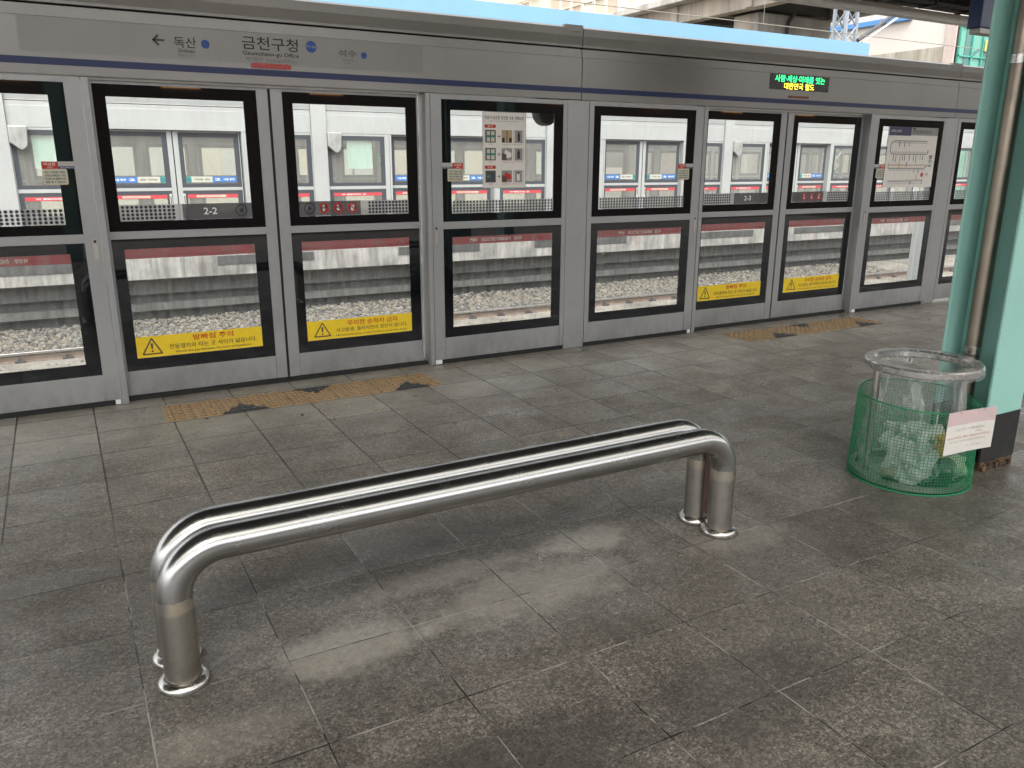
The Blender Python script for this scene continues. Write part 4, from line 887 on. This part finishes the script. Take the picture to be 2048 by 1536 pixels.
# paper notice tied to the mesh
def notice():
    A = Vector((*(polar(58.95, 4.10)), 0)); B_ = Vector((*(polar(61.55, 4.14)), 0)); ex = (B_-A); wd = ex.length; ex.normalize(); ang = math.atan2(ex.y, ex.x)
    t = thing('paper_notice', 'white and pink paper notice tied to the green bin mesh', 'notice', (BX+A.x, BY+A.y, .335), ang)
    mb = MB(); n = 8
    def pt(u, v): return (u*wd, .012*math.sin(u*2.4)+.01*(1-v)*0, -.105+u*.070+v*.212 - (.016*u*v))
    def strip(u0, u1, v0, v1, y, m):
        for k in range(n):
            a = u0+(u1-u0)*k/n; b = u0+(u1-u0)*(k+1)/n; q = [Vector(pt(a, v0)), Vector(pt(b, v0)), Vector(pt(b, v1)), Vector(pt(a, v1))]
            for c in q: c.y += y
            mb.add(q, [(0, 1, 2, 3)], m)
    NP = flat('notice_paper', (.68, .65, .60), .6); NK = flat('notice_pink', (.60, .46, .46), .6)
    strip(0, 1, 0, .68, 0, NP); strip(0, 1, .68, 1, 0, NK); strip(0, 1, 0, 1, .0012, NP); mb.build('sheet', t)
    mb = MB()
    def tx(s, u0, u1, v, h, m):
        vs, fs = glyphs(s, .0); xs = [a for a, b in vs]; ys = [b for a, b in vs]; out = []
        for a, b in vs:
            u = u0+(u1-u0)*(a-min(xs))/(max(xs)-min(xs)); q = pt(u, v+h*(b-min(ys))/(max(ys)-min(ys))); out.append((q[0], q[1]-.001, q[2]))
        mb.add(out, fs, m)
    PG = flat('pale_grey_ink', (.32, .32, .32)); PR = flat('pale_red_ink', (.45, .17, .18))
    tx('기본 분리수거 재활용입니다', .2, .8, .53, .06, PG); tx('(안내)', .62, .74, .45, .045, PR); tx('음료수 쓰레기는 개별로 재활용품에 버려주세요', .05, .93, .355, .05, PR); tx('본 역을 이용해 주셔서 감사합니다', .12, .85, .26, .05, PG); tx('역장  금천구청역', .45, .75, .13, .035, PG); mb.build('lettering', t)
    for u in (.27, .76):
        mb = MB(); q = pt(u, .965); mb.box(q[0]-.003, q[0]+.003, q[1]-.004, q[1]+.006, q[2]-.003, q[2]+.003, TANP); mb.build('cable_tie', t)
notice()
# fallen leaf bits
LF = flat('dry_leaf', (.05, .035, .02), .8); LP = flat('pale_scrap', (.5, .48, .44), .7)
for i, (x, y, s, m, lab, nm) in enumerate(((.475, -.60, .012, LF, 'tiny dark leaf bit just before the left tactile strip', 'leaf_bit'), (1.02, -.80, .016, LF, 'dark curled leaf bit on the tiles, left of the pale scraps', 'leaf_bit'), (1.35, -.68, .012, LP, 'farther pale scrap on the tiles before door 2-2', 'paper_scrap'), (1.34, -.78, .012, LP, 'nearer pale scrap on the tiles before door 2-2', 'paper_scrap'), (1.17, -.99, .014, DBRN, 'brown leaf bit nearest the bench', 'leaf_bit'))):
    mb = MB(); mb.add([(-s*1.6, 0, .0015), (-.3*s, -s*.7, .006), (s*1.5, -.1*s, .003), (.2*s, s*.6, .008), (0, 0, .012)], [(0, 1, 4), (1, 2, 4), (2, 3, 4), (3, 0, 4)], m)
    o = mb.build(nm, loc=(x, y, 0), rotz=i*1.3); tag(o, lab, 'litter', 'tiny litter on the tiles')

# ================================================================== background beyond the roof
# road bridge across the tracks
BGX = 22.82
t = thing('road_bridge', 'weathered concrete overbridge with panelled railing crossing the tracks', 'bridge', (BGX, 0, 0))
mb = MB(); mb.box(0, .5, 8, 60, 7.0, 7.66, CONC); mb.box(4.9, 5.4, 8, 60, 7.05, 7.66, CONC); mb.build('girder', t, bevel=.03)
mb = MB(); yy = 9.5
while yy < 50: mb.box(-.10, -.002, yy, yy+.32, 7.02, 7.65, CONC); yy += 4.1
mb.build('girder_stiffener', t, bevel=.02)
mb = MB(); mb.box(-.55, 6.0, 8, 60, 7.662, 7.92, CONCW); mb.build('deck_slab', t, bevel=.03)
mb = MB(); yy = 10
while yy < 50: mb.box(.51, 4.89, yy, yy+.3, 7.15, 7.655, SOFF); yy += 1.7
mb.build('cross_beam', t)
mb = MB(); yy = 8.2
while yy < 59: mb.box(-.50, -.44, yy, yy+.07, 7.921, 9.55, CREAMB); yy += .95
mb.box(-.495, -.445, 8, 60, 8.62, 8.70, CREAMB); mb.box(-.51, -.43, 8, 60, 9.551, 9.62, CREAMB); mb.build('railing', t)
mb = MB(); yy = 8.3
while yy < 59: mb.box(-.43, -.41, yy, yy+.80, 7.95, 9.5, random.choice((BEIGE, LGREY, BEIGE, CREAMB))); yy += .95
mb.build('fence_panel', t)
mb = MB(); mb.box(.8, 4.75, 18.2, 19.5, -1.44, 7.0, CONCW); mb.build('pier', t, bevel=.05)
mb = MB(); mb.tube([(2.55, 18.1, 7.05), (2.5, 18.12, 6.95), (2.35, 18.15, 6.75), (2.3, 18.15, 6.5), (2.3, 18.15, 0)], .07, CHAR, 12); mb.build('drain_pipe', t, smooth=50)
mb = MB(); mb.box(.2, 5.2, 24, 25.4, -1.44, 7.0, CONC); mb.build('far_pier', t, bevel=.05)
# clad building far left
t = thing('clad_building', 'beige building with vertical metal cladding beyond the overbridge', 'building', (6, 46, 0))
mb = MB(); mb.box(0, 26, 0, 10, -1.45, 17, BEIGE); mb.build('wall', t)
mb = MB(); xx = .4
while xx < 26: mb.box(xx, xx+.12, -.08, -.003, 0, 17, CREAMB); xx += 1.15
mb.build('cladding_rib', t)
# white building with blue trim
t = thing('white_building', 'white rendered building with blue eaves band beyond the overbridge', 'building', (44.8, 24.6, 0))
mb = MB(); mb.box(0, 14, 0, 30, 7.95, 15, WHB); mb.build('wall', t)
mb = MB(); mb.box(-.06, -.003, .35, 30, -1.4, 7.95, DIRTB); mb.box(0, 14, 0, 30, -1.44, 7.949, DIRTB); mb.build('base_wall', t)
mb = MB(); mb.box(-.25, -.003, 2.6, 30, 9.62, 9.92, BTRIM); mb.build('trim_band', t, bevel=.02)
for yy in (7.2, 10.5, 13.8, 17.1):
    mb = MB(); mb.box(-.05, -.003, yy, yy+2.0, 10.05, 11.3, WINC); w_ = mb.build('window', t); mb = MB(); mb.box(-.08, -.051, yy+.96, yy+1.04, 10.05, 11.3, LGREY); mb.box(-.085, -.051, yy, yy+2.0, 10.45, 10.53, LGREY); mb.build('window_bar', w_)
mb = MB(); mb.box(-.10, -.003, -.30, .33, -1.4, 15, PINK); mb.box(-.10, 6, -.30, -.003, 9.05, 15, WHB); mb.build('corner_pilaster', t)
# teal glazed block
t = thing('glazed_building', 'teal glass walled block at the right end of the white building', 'building', (44.95, 24.25, 0))
TG = plain('teal_glass_panel', (.09, .26, .20), .15, 0, .15, .4); TG2 = plain('dark_teal_glass_panel', (.045, .13, .11), .15, 0, .15, .4)
mb = MB(); mb.box(0, 9, 0, .04, -1.4, 9.03, TG)
mb.box(.6, 1.15, -.03, -.002, -1.4, 8.95, TG2); mb.box(2.2, 2.9, -.03, -.002, -1.4, 8.3, TG2); mb.poly([(1.2, 7.6), (2.2, 7.95), (2.2, 7.9), (1.2, 7.2)], -.01, TG2); mb.build('glass_wall', t)
mb = MB()
for xx in (0, 1.17, 2.15, 2.95, 4, 5.5, 7, 8.9): mb.box(xx, xx+.07, -.10, -.031, -1.4, 9.0, TEALP)
for z in (3, 5.6, 7.4, 8.93): mb.box(0, 9, -.10, -.032, z-.035, z+.035, TEALP)
mb.build('mullion', t)
mb = MB(); mb.box(2.25, 3.1, -.16, -.11, 7.75, 8.35, plain('olive_sign_panel', (.33, .36, .10), .5)); mb.build('sign_panel', t)
# cream building behind the far platform
t = thing('cream_building', 'long cream building seen dimly through both glass screens', 'building', (-20, 27, 0))
mb = MB(); mb.box(0, 42, 0, 6, -1.45, 5.2, CREAMB); mb.build('wall', t)
for k in range(10):
    mb = MB(); xx = 1.5+k*4; mb.box(xx, xx+2.2, -.04, -.003, 1.0, 2.3, WINC); w_ = mb.build('window', t); mb = MB(); mb.box(xx-.08, xx+2.28, -.07, -.041, .92, 1.0, LGREY); mb.box(xx+1.06, xx+1.14, -.07, -.041, 1.0, 2.3, CHAR); mb.build('window_frame', w_)
# catenary mast, bracket and wire
t = thing('catenary_mast', 'galvanised lattice overhead line mast on the far platform', 'mast', (19.05, 10.4, 0))
mb = MB()
for sx in (-.2, .2):
    for sy_ in (-.2, .2): mb.box(sx-.035, sx+.035, sy_-.035, sy_+.035, .002, 8.2, GALV)
for k in range(20):
    z = .3+k*.4; s = 1 if k % 2 else -1
    for f in (-.2, .2): mb.tube([(-.2*s, f, z), (.2*s, f, z+.4)], .022, GALV, 6); mb.tube([(f, -.2*s, z), (f, .2*s, z+.4)], .022, GALV, 6)
mb.build('lattice', t)
mb = MB(); mb.tube([(.25, -.25, 4.76), (1.65, -.25, 5.53), (2.3, -.25, 5.88)], .055, CHAR, 10); mb.build('bracket_arm', t, smooth=40)
mb = MB(); mb.tube([(.45, -.25, 4.72), (1.8, -.25, 5.46)], .03, LGREY, 10); mb.build('stay_tube', t, smooth=40)
t = thing('overhead_wire', 'thin overhead line above the far track', 'wire', (0, 6.3, 0))
mb = MB(); mb.tube([(-14, 0, 4.088), (34, 0, 4.088)], .0075, WIRE, 6); mb.build('contact_wire', t)
mb = MB(); mb.tube([(-14, 0, 5.2), (34, 0, 5.2)], .006, WIRE, 6); mb.build('messenger_wire', t)
for xx in (15.2, 11.9, 8.6):
    mb = MB(); mb.tube([(xx, 0, 4.09), (xx+.02, 0, 5.2)], .004, WIRE, 5); mb.build('dropper', t)
# unseen building behind the camera, darkened and lengthened to keep glass reflections dark
t = thing('unseen_building', 'unseen brown building added beyond the other edge of the platform', 'building', (-30, -30, 0))
mb = MB(); mb.box(0, 170, -8, 0, -1.45, 6, plain('dark_mirrored_wall', (.10, .072, .050), .9, 0, .2, .5)); mb.build('wall', t)
